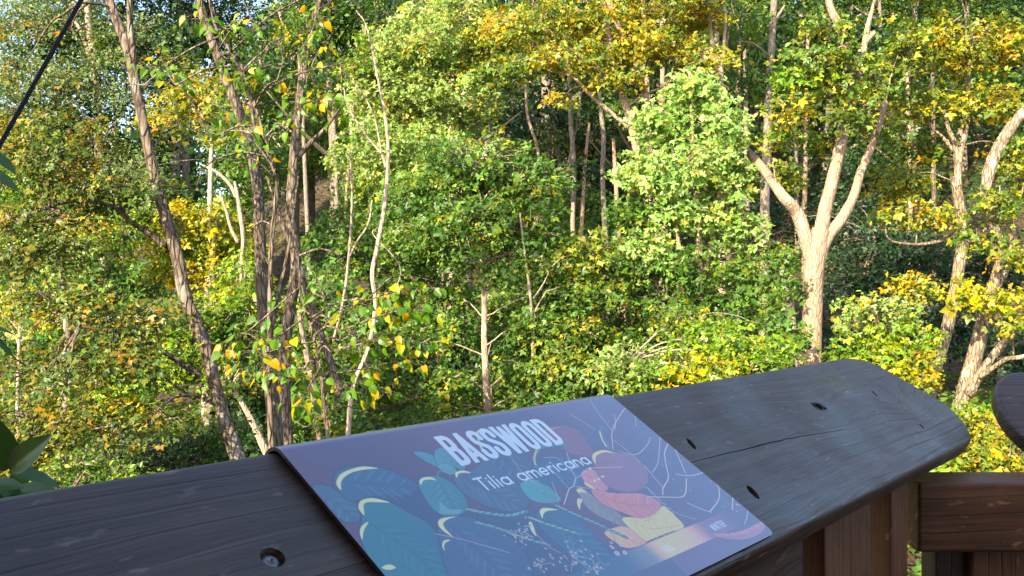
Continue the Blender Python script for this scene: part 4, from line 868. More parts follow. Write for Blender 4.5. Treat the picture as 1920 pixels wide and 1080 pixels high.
# unseen timber screen added behind the viewer only to keep sun off the railing
sunshade=thing('added_shade_screen',(-1.5,-2.6,ZC-1.46),'unseen dark timber screen added to shade the railing, with an overhanging roof behind the deck','sun screen')
for k in range(14): xbox('screen_board',-6.0,2.9,-1.64,-1.60,ZC-1.42+.31*k,ZC-1.42+.31*k+.305,W_side,sunshade,.004)
bm=bmesh.new()  # roof slab of the added screen, also there to block sun
V=[bm.verts.new(q) for q in ((-6.4,-1.0,ZC+2.85),(3.2,-1.0,ZC+2.85),(3.2,-4.2,ZC+4.0),(-6.4,-4.2,ZC+4.0),(-6.4,-1.0,ZC+2.93),(3.2,-1.0,ZC+2.93),(3.2,-4.2,ZC+4.08),(-6.4,-4.2,ZC+4.08))]
for f in ((0,1,2,3),(4,5,6,7),(0,1,5,4),(1,2,6,5),(2,3,7,6),(3,0,4,7)): bm.faces.new([V[i] for i in f])
bmesh.ops.recalc_face_normals(bm,faces=bm.faces[:]); me=bpy.data.meshes.new('roof'); bm.to_mesh(me); bm.free(); me.transform(Matrix.Translation(-sunshade.location)); me.materials.append(W_dark); link(bpy.data.objects.new('roof',me),sunshade)

# ------------------------------------------------------------------ black braided rope
m_rope,nt,b,N,L=newmat('black_braided_rope'); b.inputs['Base Color'].default_value=(.012,.012,.013,1); b.inputs['Roughness'].default_value=.6
rb=Buf(); a,b2=P(320,-300,2.05),P(-110,468,1.85); n=420; tt=np.linspace(0,1,n)[:,None]; ln=a*(1-tt)+b2*tt; ax=unit(b2-a); e1=unit(np.cross(ax,[0,1,0])); e2=np.cross(ax,e1)
tube(rb,ln[::20],.0036,8)
for k in range(4):
    for sg in (1,-1):
        ph=sg*tt[:,0]*2*math.pi*48+k*math.pi/2; tube(rb,ln+(np.cos(ph)[:,None]*e1+np.sin(ph)[:,None]*e2)*(.0038+.0006*np.sin(ph*4))[:,None],.0016,4)
rope=rb.obj('rope',m_rope,None,origin=tuple(b2)); tag(rope,'black braided rope slanting across the upper left corner','rope')
# ------------------------------------------------------------------ interpretive sign: flat print rasterised here in code
TW=1650; U0,U1,V0,V1=-1.078,.010,-.572,.050; SC=TW/(U1-U0); TH=int(round((V1-V0)*SC))
img=np.zeros((TH,TW,3)); yy_,xx_=np.mgrid[0:TH,0:TW]; UU=U0+(xx_+.5)/SC; VV=V0+(yy_+.5)/SC     # row 0 = front edge
def lin(c): c=np.array(c,float)/255.; return np.where(c<=.04045,c/12.92,((c+.055)/1.055)**2.4)
LIFT=.0085
def z1(p): return [(480+x/3.,720+y/3.) for x,y in p]
def z2(p): return [(960+x/3.,720+y/3.) for x,y in p]
def z5(p): return [(500+x/4.8,860+y/4.8) for x,y in p]
def z6(p): return [(1100+x/4.908,860+y/4.908) for x,y in p]
def tex(p): # photo pixels -> texture pixels, through the sign plane
    return np.array([((UV(a,b_)[0]/S-U0)*SC,(UV(a,b_)[1]/S-V0)*SC) for a,b_ in p])
def closed(p,sub=6):
    n=len(p); q=[]
    for i in range(n):
        a,b_,c,d=p[i-1],p[i],p[(i+1)%n],p[(i+2)%n]
        for k in range(sub):
            t=k/sub; q.append(.5*((2*b_)+(c-a)*t+(2*a-5*b_+4*c-d)*t*t+(3*b_-a-3*c+d)*t**3))
    return np.array(q)
def sdf(poly,x0,x1,y0,y1):
    X=xx_[y0:y1,x0:x1]+.5; Y=yy_[y0:y1,x0:x1]+.5; d=np.full(X.shape,1e9); ins=np.zeros(X.shape,bool); n=len(poly)
    for i in range(n):
        ax,ay=poly[i]; bx,by=poly[(i+1)%n]; ex,ey=bx-ax,by-ay; wx,wy=X-ax,Y-ay
        t=np.clip((wx*ex+wy*ey)/(ex*ex+ey*ey+1e-9),0,1); d=np.minimum(d,(wx-ex*t)**2+(wy-ey*t)**2)
        if ay!=by: ins^=((ay>Y)!=(by>Y))&(X<(bx-ax)*(Y-ay)/(by-ay)+ax)
    d=np.sqrt(d); return np.where(ins,-d,d)
def box_(p,pad):
    return max(0,int(p[:,0].min()-pad)),min(TW,int(p[:,0].max()+pad)+1),max(0,int(p[:,1].min()-pad)),min(TH,int(p[:,1].max()+pad)+1)
def blend(x0,x1,y0,y1,a,c):
    a=a[...,None]; img[y0:y1,x0:x1]=img[y0:y1,x0:x1]*(1-a)+np.asarray(c)*a
def fill(p,c,al=1.,soft=1.,smooth=True,c2=None,ang=0.,halo=None,hw=14,clipf=None):
    p=np.asarray(p); p=closed(p) if smooth else p
    pad=hw*2 if halo is not None else soft+2
    x0,x1,y0,y1=box_(p,pad)
    if x1<=x0 or y1<=y0: return
    d=sdf(p,x0,x1,y0,y1)
    if halo is not None: blend(x0,x1,y0,y1,.75*np.clip(1-d/hw,0,1)*(d>-3),lin(halo))
    a=np.clip(.5-d/soft,0,1)*al
    if clipf is not None: a=a*clipf(UU[y0:y1,x0:x1],VV[y0:y1,x0:x1])
    col=lin(c)
    if c2 is not None:
        g=(xx_[y0:y1,x0:x1]-x0)/(x1-x0)*math.cos(ang)+(yy_[y0:y1,x0:x1]-y0)/(y1-y0)*math.sin(ang); g=np.clip(g,0,1)[...,None]; col=col*(1-g)+lin(c2)*g
    blend(x0,x1,y0,y1,a,col)
def line(p,w,c,al=1.,taper=False,smooth=True,soft=1.):
    p=np.asarray(p,float); p=catmull(p,6) if smooth and len(p)>2 else p
    x0,x1,y0,y1=box_(p,w+4)
    if x1<=x0 or y1<=y0: return
    X=xx_[y0:y1,x0:x1]+.5; Y=yy_[y0:y1,x0:x1]+.5; d=np.full(X.shape,1e9); n=len(p)-1
    for i in range(n):
        ax,ay=p[i]; ex,ey=p[i+1]-p[i]; wx,wy=X-ax,Y-ay; t=np.clip((wx*ex+wy*ey)/(ex*ex+ey*ey+1e-9),0,1)
        ww=w/2*(1-.8*(i+t)/n if taper else 1.); d=np.minimum(d,np.sqrt((wx-ex*t)**2+(wy-ey*t)**2)-ww)
    blend(x0,x1,y0,y1,np.clip(.5-d/soft,0,1)*al,lin(c))
rs=np.random.default_rng(3)
# ground colour: indigo with mauve clouds
cl_=lambda s,seed: field(np.stack([UU.ravel(),VV.ravel(),0*UU.ravel()],1),s,5,seed).reshape(UU.shape)
base=lin((66,66,122))[None,None]*np.ones((TH,TW,1)); k=np.clip(.5+.9*cl_(7,1),0,1)[...,None]; base=base*(1-k)+lin((92,70,118))*k
k=sstep(-.45,.0,UU)[...,None]*.55; base=base*(1-k)+lin((70,88,152))*k
img[:]=base
# the dark navy area low in the middle
fill(tex(z1([(960,830),(1500,740),(1900,900),(2000,1100),(900,1100)])),(36,84,138),.9,soft=30)
fill(tex(z1([(1500,480),(1700,440),(1830,520),(1800,640),(1600,600)])),(38,86,142),.7,soft=24)
fill(tex(z1([(560,640),(900,600),(990,800),(900,860),(700,780)])),(34,82,140),.95,soft=20)
def leafprint(p,c,c2,veins,vc,halo=(34,72,128),hw=12,al=1.,mid=None,blot=(80,170,190)):
    P_=tex(p); fill(P_,c,al,c2=c2,ang=-.6,halo=halo,hw=hw)
    if mid:
        m=tex(mid); mc=catmull(m,8); line(m,3,vc,.5)
        L=np.linalg.norm(m[-1]-m[0])
        for i in range(1,veins+1):
            t=i/(veins+1); a=mc[int(t*(len(mc)-1))]; T=mc[min(len(mc)-1,int(t*(len(mc)-1))+2)]-a; T/=np.linalg.norm(T)+1e-9; Nn=np.array([-T[1],T[0]])
            wl=L*.30*(math.sin(math.pi*min(.95,t*.9+.1))+.15)
            for s in (-1,1):
                e=a+Nn*s*wl+T*wl*.8; q=a+Nn*s*wl*.5+T*wl*.25
                line([a,q,e],2.6,vc,.40)
                # brushed lighter dashes between the veins
                b0=a+Nn*s*wl*.25+T*wl*.42; b1=a+Nn*s*wl*.75+T*wl*.85
                line([b0,b1],9,blot,.28,smooth=False,soft=4)
    return P_
leafprint(z5([(385,320),(520,320),(680,400),(780,480),(800,620),(740,640),(640,620),(500,460)]),(60,120,158),(52,104,158),3,(40,84,140),mid=z5([(440,350),(600,480),(760,620)]))
leafprint(z5([(575,290),(600,200),(700,150),(860,130),(1050,165),(1300,280),(1330,330),(1200,400),(950,400),(740,450),(640,380)]),(46,112,162),(40,92,160),5,(34,78,138),mid=z5([(640,270),(900,290),(1280,330)]))
leafprint(z5([(830,600),(810,500),(860,440),(960,430),(1080,465),(1250,560),(1400,640),(1560,820),(1690,1056),(1700,1200),(1000,1200),(860,900),(810,760)]),(26,138,166),(26,104,160),7,(24,92,146),mid=z5([(880,640),(1100,790),(1300,930),(1500,1150)]),blot=(50,160,180))
leafprint(z1([(893,600),(920,565),(1000,560),(1080,595),(1140,655),(1168,720),(1150,765),(1070,790),(1000,765),(940,700)]),(46,150,176),(30,118,160),4,(24,92,140),mid=z1([(1000,570),(1040,640),(1090,740)]))
fill(tex(z1([(1012,700),(1060,745),(1145,750),(1110,780),(1050,785),(1010,765)])),(96,178,204),1,smooth=False)
line(tex(z1([(1010,570),(1000,545),(1020,530),(1040,540)])),3,(60,170,190),.9)
leafprint(z1([(1095,570),(1120,530),(1200,520),(1300,450),(1400,520),(1480,600),(1512,680),(1500,730),(1420,755),(1300,735),(1190,680),(1120,620)]),(58,112,156),(38,92,150),6,(34,72,124),mid=z1([(1110,550),(1250,620),(1490,740)]))
leafprint(z1([(1230,300),(1330,300),(1500,430),(1530,520),(1470,600),(1400,540),(1300,440)]),(44,104,158),(38,90,152),4,(30,72,130),mid=z1([(1240,310),(1350,420),(1480,580)]),al=.8)
leafprint(z1([(870,428),(900,420),(960,435),(1010,470),(1030,510),(990,500),(930,470)]),(70,168,192),(60,150,182),2,(40,110,160),hw=5,mid=z1([(885,430),(1010,495)]))
leafprint(z1([(985,440),(1000,405),(1060,400),(1130,450),(1160,500),(1140,520),(1080,500),(1010,500)]),(74,164,194),(60,140,180),3,(40,110,160),hw=5,mid=z1([(1000,430),(1140,510)]))
leafprint(z1([(1000,500),(1060,490),(1110,530),(1080,550),(1040,535)]),(90,180,205),(70,160,190),2,(40,110,160),hw=3,mid=z1([(1010,500),(1080,545)]))
leafprint(z1([(1468,598),(1540,575),(1600,595),(1655,640),(1695,690),(1630,708),(1540,695),(1490,650)]),(66,176,196),(52,150,184),4,(34,112,156),hw=6,mid=z1([(1475,600),(1580,650),(1690,688)]))
leafprint(z1([(1540,500),(1640,450),(1760,455),(1825,520),(1830,570),(1760,610),(1680,600),(1580,590)]),(34,96,152),(30,84,148),3,(26,66,120),hw=10,mid=z1([(1560,520),(1700,530),(1800,580)]))
leafprint(z1([(1000,860),(1010,800),(1080,785),(1200,800),(1380,880),(1480,980),(1520,1080),(1500,1200),(1150,1200),(1050,1080),(1020,960)]),(56,108,160),(44,88,156),7,(34,72,128),mid=z1([(1060,830),(1200,950),(1400,1150)]))
leafprint(z1([(1555,790),(1580,745),(1640,730),(1740,760),(1850,850),(1930,960),(1990,1010),(1960,1080),(1850,1090),(1700,960),(1600,870)]),(30,112,158),(28,90,148),6,(24,72,124),mid=z1([(1590,760),(1750,880),(1960,1040)]))
CR=(250,240,200)
def crescent(p,c=CR): fill(tex(p),c,1.,soft=1.3)
crescent(z5([(640,352),(605,320),(598,270),(640,205),(740,160),(850,138),(970,155),(860,165),(740,192),(660,245),(636,300)]))
crescent(z5([(845,578),(800,530),(795,480),(830,440),(930,425),(1072,462),(1000,462),(880,462),(840,490)]))
crescent(z5([(826,802),(804,740),(820,680),(882,640),(850,700),(835,740)]))
crescent(z5([(1356,302),(1345,262),(1380,235),(1450,232),(1495,258),(1440,252),(1380,262)]))
crescent(z5([(1680,236),(1665,195),(1710,170),(1760,172),(1805,192),(1740,190),(1695,200)]))
crescent(z5([(1642,775),(1545,710),(1508,650),(1540,605),(1670,588),(1600,612),(1555,650),(1575,700)]))
crescent(z5([(1568,898),(1545,860),(1560,805),(1620,800),(1575,825),(1560,860)]))
crescent(z5([(1000,1056),(1040,1030),(1090,1030),(1125,1056),(1060,1075)]))
crescent(z1([(1590,795),(1575,755),(1600,735),(1675,745),(1620,752),(1595,770)]))
crescent(z1([(1530,820),(1512,822),(1530,870),(1555,893)]))
crescent(z1([(1220,310),(1238,300),(1232,340),(1262,410),(1240,390)]),(230,222,190))
crescent(z1([(1600,290),(1650,280),(1705,272),(1650,290)]),(240,214,190))
# purple, pink, tan and yellow leaves
leafprint(z1([(1600,300),(1680,270),(1790,290),(1860,380),(1880,440),(1830,440),(1740,420),(1690,370)]),(134,92,130),(116,88,136),2,(84,70,124),halo=(60,70,130),hw=6,blot=(130,98,150),al=.8,mid=z1([(1620,300),(1840,430)]))
leafprint(z2([(355,650),(350,615),(380,620),(430,660),(520,700),(600,790),(640,850),(560,820),(470,780),(400,730)]),(132,150,160),(108,124,156),4,(84,96,130),halo=(70,70,130),hw=5,blot=(150,165,170),mid=z2([(370,650),(500,740),(620,840)]))
leafprint(z2([(600,790),(700,780),(830,720),(900,780),(945,840),(860,870),(760,910),(700,930),(640,850)]),(255,222,162),(255,212,150),5,(150,120,110),halo=(110,80,120),hw=7,blot=(255,226,170),mid=z2([(640,800),(760,850),(920,830)]))
leafprint(z2([(500,880),(540,850),(620,840),(700,900),(730,930),(640,960),(580,940)]),(238,196,160),(226,170,160),4,(150,110,120),halo=(110,80,120),hw=5,blot=(250,214,180),mid=z2([(540,870),(700,940)]))
leafprint(z2([(425,640),(470,635),(560,650),(700,650),(800,690),(815,720),(760,770),(680,785),(580,750),(490,710)]),(206,142,150),(184,122,148),5,(130,90,140),halo=(78,66,126),hw=9,blot=(222,176,180),mid=z2([(440,650),(620,710),(790,720)]))
leafprint(z2([(370,540),(400,515),(470,530),(520,600),(500,640),(420,610),(385,580)]),(204,152,168),(180,130,160),3,(140,100,140),halo=(90,70,130),hw=4,blot=(226,180,180),mid=z2([(390,540),(490,620)]))
leafprint(z2([(440,460),(470,420),(560,415),(660,440),(730,500),(745,580),(700,630),(620,640),(540,620),(470,550)]),(140,104,148),(118,98,152),5,(84,78,134),halo=(56,70,134),hw=12,blot=(136,116,170),mid=z2([(460,450),(580,530),(720,590)]))
crescent(z2([(450,482),(432,450),(445,420),(500,405),(556,422),(500,418),(455,440)]),(250,226,170))
crescent(z2([(355,650),(342,630),(370,625),(400,650),(375,645)]),(240,226,180)); crescent(z2([(360,745),(345,710),(350,680),(375,690),(365,715)]),(240,226,180)); crescent(z2([(385,585),(430,610),(450,630),(400,610)]),(246,216,170))
# braided bracts
def braid(p,w,c,c3,n,dark=(24,92,130)):
    q=tex(p); m=catmull(q,10); line(q,w,dark,1.); line(q,w*.82,c,1.)
    for i in range(n):
        t=(i+.5)/n; a=m[int(t*(len(m)-1))]; T=m[min(len(m)-1,int(t*(len(m)-1))+1)]-a; T/=np.linalg.norm(T)+1e-9; Nn=np.array([-T[1],T[0]])
        sp=np.linalg.norm(np.diff(m,axis=0),axis=1).sum()/n
        line([a-Nn*w*.05-T*sp*.30,a+Nn*w*.30+T*sp*.30],w*.34,c3,.9,smooth=False,soft=1.5); line([a+Nn*w*.05-T*sp*.1,a-Nn*w*.42+T*sp*.35],2,dark,.8,smooth=False)
TQ=(52,150,176)
braid(z1([(1165,745),(1260,765),(1400,780),(1500,755)]),15,TQ,(150,206,206),11)
braid(z1([(1215,820),(1330,850),(1480,905),(1625,945)]),15,TQ,(140,200,204),12)
braid(z1([(1515,790),(1620,830),(1800,885)]),14,TQ,(190,214,190),9)
braid(z2([(225,720),(330,770),(470,830),(620,900)]),15,(34,140,166),(150,206,206),13)
braid(z2([(118,500),(105,450),(140,395),(200,380),(285,375)]),15,(40,150,176),(60,160,184),8)
braid(z2([(112,490),(108,450),(120,405)]),9,(200,196,170),(250,232,190),5)
braid(z2([(480,270),(490,330),(530,395)]),15,(60,120,160),(60,140,170),5); braid(z2([(475,300),(488,345),(512,385)]),8,(230,220,190),(252,240,210),6,dark=(120,130,150))
braid(z2([(735,615),(790,670),(880,750)]),17,(60,92,156),(160,196,214),7,dark=(44,74,140))
# twigs
for p,w in ((z2([(620,165),(585,215),(545,300),(550,400)]),4),(z2([(555,205),(565,240),(560,290)]),3),(z2([(310,200),(380,245),(450,290)]),3),(z2([(425,125),(480,210),(550,300)]),3),(z2([(675,210),(682,270)]),2.5),
 (z2([(760,330),(745,370),(690,425),(630,425),(580,405)]),3),(z2([(550,345),(620,400),(700,470)]),3.5),(z2([(725,490),(790,570),(830,615)]),4),(z2([(815,330),(810,400),(800,480),(770,530)]),3),
 (z2([(860,365),(840,420),(850,500),(860,560),(830,620),(828,655)]),5),(z2([(740,668),(860,670),(948,660),(962,565)]),5),(z2([(900,400),(930,470),(955,530)]),5),(z2([(905,540),(980,548),(1060,528)]),4.5),
 (z2([(1100,565),(1140,610),(1142,680),(1095,748)]),5),(z2([(965,702),(1040,735),(1100,755)]),5),(z2([(1222,660),(1218,740)]),5),(z2([(880,750),(960,780),(1015,795)]),2.5),(z2([(1310,730),(1300,780),(1280,840)]),3),
 (z2([(400,510),(470,505),(600,500)]),3.5),(z2([(290,420),(310,500),(340,560),(400,520)]),3),(z2([(340,560),(325,610),(300,630),(272,715)]),4.5),(z2([(325,610),(420,625),(560,660)]),2.6),(z2([(160,450),(240,455),(340,550)]),2.6),(z2([(180,490),(300,625)]),2.6),(z2([(205,590),(245,690)]),2.4),
 (z2([(-30,440),(60,560),(150,620)]),2),(z2([(100,870),(180,950),(250,990)]),2.4),(z1([(985,885),(1150,920),(1400,990)]),2.2)):
    line(tex(p),w+3,(60,70,130),.35); line(tex(p),w*.9,(206,206,232),.92)
for p in (z2([(310,150),(420,240)]),z2([(280,225),(345,290),(430,240)]),z2([(345,290),(420,380),(440,420)]),z2([(300,180),(330,130)])): line(tex(p),4,(64,78,142),.8)
for x,y in ((528,240),(608,368),(565,205),(868,480),(825,490),(945,460),(965,538),(885,568),(1100,578),(1195,655),(985,632),(930,632),(1120,688),(1168,720),(1195,708),(1262,712),(1300,790)):
    q=tex(z2([(x,y)]))[0]; a=np.arange(10)/10*6.28; fill(np.stack([q[0]+4.5*np.cos(a),q[1]+4.5*np.sin(a)],1),(196,120,150),.9,smooth=False)
def oval(p,rx,ry,c,al=1.,ang=0.,hz=None):
    q=tex(p)[0]; a=np.arange(16)/16*6.28; x=rx*np.cos(a); y_=ry*np.sin(a); fill(np.stack([q[0]+x*math.cos(ang)-y_*math.sin(ang),q[1]+x*math.sin(ang)+y_*math.cos(ang)],1),c,al,smooth=False,soft=1.3)
for x,y in ((445,580),(468,570),(490,555),(420,510)): oval(z2([(x,y)]),9,5,(214,222,230),.95,.3)
# band of season colours and the strip below it
band=tex(z2([(0,1090),(600,945),(940,830),(1090,775),(1240,730),(1440,850)]))
us=(UU+0); bandmask=sstep(-.4655,-.4685,VV)*(VV>-.5165)
colb=lin((44,110,158))[None,None]*np.ones((TH,TW,1))
def key(a,b_,c): 
    global colb
    k=sstep(a,b_,UU)[...,None]; colb=colb*(1-k)+lin(c)*k
key(-.56,-.46,(112,150,176)); key(-.47,-.40,(255,222,176)); key(-.36,-.27,(246,206,190)); key(-.29,-.20,(128,112,160)); key(-.18,-.05,(84,84,144))
bm_=bandmask*.93*sstep(-.02,-.16,UU); img[:]=img*(1-bm_[...,None])+colb*bm_[...,None]
k=(VV<=-.5165)*(UU>-.42)*sstep(-.425,-.418,UU); k=k[...,None]; img[:]=img*(1-k)+(lin((96,92,150))*(1-sstep(-.3,0,UU)[...,None]*.3))*k
k=((VV<=-.5165)*(UU<=-.42))[...,None]*.6; img[:]=img*(1-k)+lin((40,92,150))*k
# the pink season braid over WINTER
P_=tex(z2([(1105,872),(1200,872),(1290,850),(1350,820),(1395,800),(1400,840),(1360,880),(1290,905),(1200,905),(1140,895)])); fill(P_,(176,128,164),.95,halo=(84,84,140),hw=4)
top_=catmull(tex(z2([(1130,880),(1220,876),(1300,855),(1390,808)])),8)
for i in range(15):
    a=top_[int((i+.5)/15*(len(top_)-1))]; line([a,a+np.array([5,-8])],5,(226,184,196),.9,smooth=False,soft=1.5); line([a+np.array([4,0]),a+np.array([10,-26])],1.6,(110,84,130),.9,smooth=False)
# pale flowers and seed balls
for (x,y,rx,ry) in ((590,945,9,7),(540,955,7,9),(612,985,11,8),(568,990,12,9),(536,930,6,6)): oval(z2([(x,y)]),rx,ry,(196,206,232),.92,.3); oval(z2([(x,y)]),rx*.55,ry*.55,(158,172,216),.8)
for x,y in ((1245,710),(1245,748)): oval(z2([(x,y)]),7 if y<730 else 4,5 if y<730 else 3,(178,190,226),.95)
line(tex(z2([(560,930),(545,880),(500,860)])),2.5,(120,140,180),.9)
for cx,cy,n,sp in ((1470,880,34,75),(1760,1010,44,120),(1560,1060,20,70),(1880,1070,18,60)):
    for i in range(n):
        a=rs.random()*6.28; q=(cx+rs.normal()*sp*.5,cy+rs.normal()*sp*.42)
        oval(z1([q]),3+4*rs.random(),2+2*rs.random(),[(150,186,216),(196,214,232),(110,160,206),(206,206,190)][i%4],.85,a)
    for i in range(6): line(tex(z1([(cx,cy),(cx+rs.normal()*sp*.6,cy+rs.normal()*sp*.5)])),1.8,(190,206,230),.7)
# the printed inks: plum ground, deep teal, ochre, gold; plus painted bluish sky haze
img=np.stack([img[...,0]*1.1+.012,img[...,1]*.58+.22*img[...,1]**2+.016,img[...,2]*.50+.004],-1); img=np.clip(img*1.22+np.array([.028,.046,.058]),0,.95)
# lettering in sign units (u to the right, v up the slope)
def gl_strokes(strokes,x,yb,h,sx,w,c,al=1.,clip=None,soft=1.):
    """strokes in a cell one unit high, w = stroke width in cell units"""
    d=None
    allp=np.concatenate([np.asarray(s,float) for s in strokes]); 
    X0=(x+(allp[:,0].min()-w)*h*sx-U0)*SC; X1=(x+(allp[:,0].max()+w)*h*sx-U0)*SC; Y0=(yb-.1*h-V0)*SC-2; Y1=(yb+1.35*h-V0)*SC+2; Y0=(yb-.35*h-V0)*SC if clip is None else Y0
    x0,x1,y0,y1=max(0,int(X0)-2),min(TW,int(X1)+3),max(0,int(Y0)),min(TH,int(Y1)+1)
    gx_=(UU[y0:y1,x0:x1]-x)/(h*sx); gy_=(VV[y0:y1,x0:x1]-yb)/h
    A=np.stack([gx_*sx,gy_],-1)
    for s in strokes:
        s=np.asarray(s,float)*[sx,1]
        for a,b_ in zip(s[:-1],s[1:]):
            e=b_-a; W_=A-a; t=np.clip((W_@e)/(e@e+1e-12),0,1); dd=np.linalg.norm(W_-t[...,None]*e,axis=-1)-w/2; d=dd if d is None else np.minimum(d,dd)
    px=1/(h*SC); a=np.clip(.5-d/px/soft,0,1)
    if clip: a=a*np.clip((gy_-clip[0])/px+.5,0,1)*np.clip((clip[1]-gy_)/px+.5,0,1)
    blend(x0,x1,y0,y1,a*al,lin(c))
def arc(cx,cy,rx,ry,a0,a1,n=12): t=np.radians(np.linspace(a0,a1,n)); return [(cx+rx*math.cos(q),cy+ry*math.sin(q)) for q in t]
# condensed bold capitals, cell width about .40 of the height
def cond(ch,W):
    i=.075; R=W-i; cx=(i+R)/2; rx=(R-i)/2; ry=.15
    if ch=='O': return [arc(cx,1-i-ry,rx,ry,0,180)+arc(cx,i+ry,rx,ry,180,360)+[(R,1-i-ry)]]
    if ch=='D': return [[(i,0),(i,1)],[(i,i)]+[(cx,i)]+arc(cx,i+.16,rx,.16,-90,0)+arc(cx,1-i-.16,rx,.16,0,90)+[(i,1-i)]]
    if ch=='B': return [[(i,0),(i,1)],[(i,1-i)]+arc(cx,1-i-.14,rx*.95,.14,90,0)+arc(cx,.53+.12,rx*.95,.12,0,-90)+[(i,.53)],[(i,.53)]+arc(cx,.53-.14,rx,.14,90,0)+arc(cx,i+.15,rx,.15,0,-90)+[(i,i)]]
    if ch=='S': return [[(R,.70)]+arc(cx,1-i-ry,rx,ry,0,180)+[(i,.66),(i+.02,.60),(cx,.50),(R-.02,.40),(R,.34)]+arc(cx,i+ry,rx,ry,0,-180)+[(i,.30)]]
    if ch=='A': return [[(i*.9,-.02),(cx,.98)],[(R+.01,-.02),(cx,.98)],[(i+.05,.24),(R-.05,.24)]]
    if ch=='W': return [[(.06,1.02),(W*.28,.03),(W*.5,.90),(W*.72,.03),(W-.06,1.02)]]
    if ch=='I': return [[(i,0),(i,1)]]
    if ch=='N': return [[(i,0),(i,1)],[(i,.95),(R,.05)],[(R,0),(R,1)]]
    if ch=='T': return [[(cx,0),(cx,1)],[(0,1-i),(W,1-i)]]
    if ch=='E': return [[(i,0),(i,1)],[(i,1-i),(W,1-i)],[(i,.5),(W-.05,.5)],[(i,i),(W,i)]]
    if ch=='R': return [[(i,0),(i,1)],[(i,1-i)]+arc(cx,1-i-.15,rx,.15,90,0)+arc(cx,.48+.15,rx,.15,0,-90)+[(i,.48)],[(cx,.48),(R,0)]]
    if ch=='F': return [[(i,0),(i,1)],[(i,1-i),(W,1-i)],[(i,.5),(W-.05,.5)]]
    if ch=='L': return [[(i,0),(i,1)],[(i,i),(W,i)]]
def word_cond(txt,u0,u1,vb,h,c,w=.135,gap=.045):
    Wd={'W':.62,'I':.15,'E':.34,'L':.33,'F':.33,'A':.46}; ws=[Wd.get(ch,.42) for ch in txt]; tot=sum(ws)+gap*(len(txt)-1); sx=(u1-u0)/(tot*h); x=u0
    for ch,W in zip(txt,ws):
        gl_strokes(cond(ch,W),x,vb,h,sx,w,c,clip=(0,1)); x+=(W+gap)*h*sx
WHT=(236,240,240)
word_cond('BASSWOOD',-.712,-.352,-.1525,.0945,WHT,w=.15)
word_cond('WINTER',-.193,-.130,-.5025,.0195,(235,240,255),w=.10)
word_cond('FALL',-.411,-.372,-.5045,.0195,(255,250,240),w=.10)
# rounded geometric lower case
def rnd(ch):
    r_=.27; x_=.56; c_=x_/2
    if ch=='T': return [[(0,.94),(.50,.94)],[(.25,.94),(.25,.05)]],.50
    if ch=='i': return [[(.05,.05),(.05,.56)],[(.05,.80),(.051,.801)]],.10
    if ch=='l': return [[(.05,.05),(.05,.98)]],.10
    if ch=='a': return [arc(r_,.31,r_-.02,.26,0,360,22),[(2*r_,.05),(2*r_,.56)]],2*r_
    if ch=='m': return [[(.04,.05),(.04,.56)],arc(.21,.38,.17,.18,180,0)+[(.38,.05)],arc(.55,.38,.17,.18,180,0)+[(.72,.05)]],.74
    if ch=='n': return [[(.04,.05),(.04,.56)],arc(.24,.36,.20,.20,180,0)+[(.44,.05)]],.46
    if ch=='e': return [arc(r_,.31,r_-.02,.26,0,318,20),[(.04,.31),(.5,.31)]],.54
    if ch=='r': return [[(.04,.05),(.04,.56)],arc(.24,.34,.20,.21,180,75)],.30
    if ch=='c': return [arc(r_,.31,r_-.02,.26,48,312,18)],.46
    return None,.30
def word_round(txt,u0,u1,vb,h,c):
    items=[rnd(ch) for ch in txt]; gap=.155; tot=sum(w for _,w in items)+gap*(len(txt)-1); sx=(u1-u0)/(tot*h); x=u0
    for s,w in items:
        if s: gl_strokes(s,x,vb,h,sx,.13,c)
        x+=(w+gap)*h*sx
word_round('Tilia americana',-.716,-.342,-.229,.0385,WHT)
# fine print grain and specks of dirt
img*= (1+.035*rs.normal(size=(TH,TW,1)))
for i in range(90):
    q=rs.random(2)*[TW,TH]; a=np.arange(8)/8*6.28; rr_=.8+1.3*rs.random(); fill(np.stack([q[0]+rr_*np.cos(a),q[1]+rr_*np.sin(a)],1),(30,30,50),.6,smooth=False)
im=bpy.data.images.new('basswood_print',TW,TH,float_buffer=True); im.colorspace_settings.name='Linear Rec.709' 
im.pixels.foreach_set(np.concatenate([np.clip(img,0,1),np.ones((TH,TW,1))],2).astype(np.float32).ravel()); im.update(); im.pack()
m_print,nt,b,N,L=newmat('printed_laminate')
uvn=N('UVMap'); ti=N('TexImage'); ti.image=im; ti.interpolation='Cubic'; ti.extension='EXTEND'; L(uvn.outputs[0],ti.inputs[0]); L(ti.outputs[0],b.inputs['Base Color'])
b.inputs['Roughness'].default_value=.33; b.inputs['Specular IOR Level'].default_value=.7; b.inputs['Coat Weight'].default_value=.8; b.inputs['Coat Roughness'].default_value=.22
tcs=N('TexCoord'); ns=N('TexNoise'); ns.inputs['Scale'].default_value=14; ns.inputs['Detail'].default_value=4; L(tcs.outputs['Object'],ns.inputs['Vector'])
mr=N('MapRange'); mr.inputs[3].default_value=.26; mr.inputs[4].default_value=.42; L(ns.outputs[0],mr.inputs[0]); L(mr.outputs[0],b.inputs['Roughness'])
m_edge,_,b,_,_=newmat('laminate_edge'); b.inputs['Base Color'].default_value=(.035,.018,.012,1); b.inputs['Roughness'].default_value=.5
sign=thing('interpretive_sign',tuple(OW),'indigo BASSWOOD sign printed with teal leaves, fixed on the sloping cap board','sign')
sign.matrix_world=FR
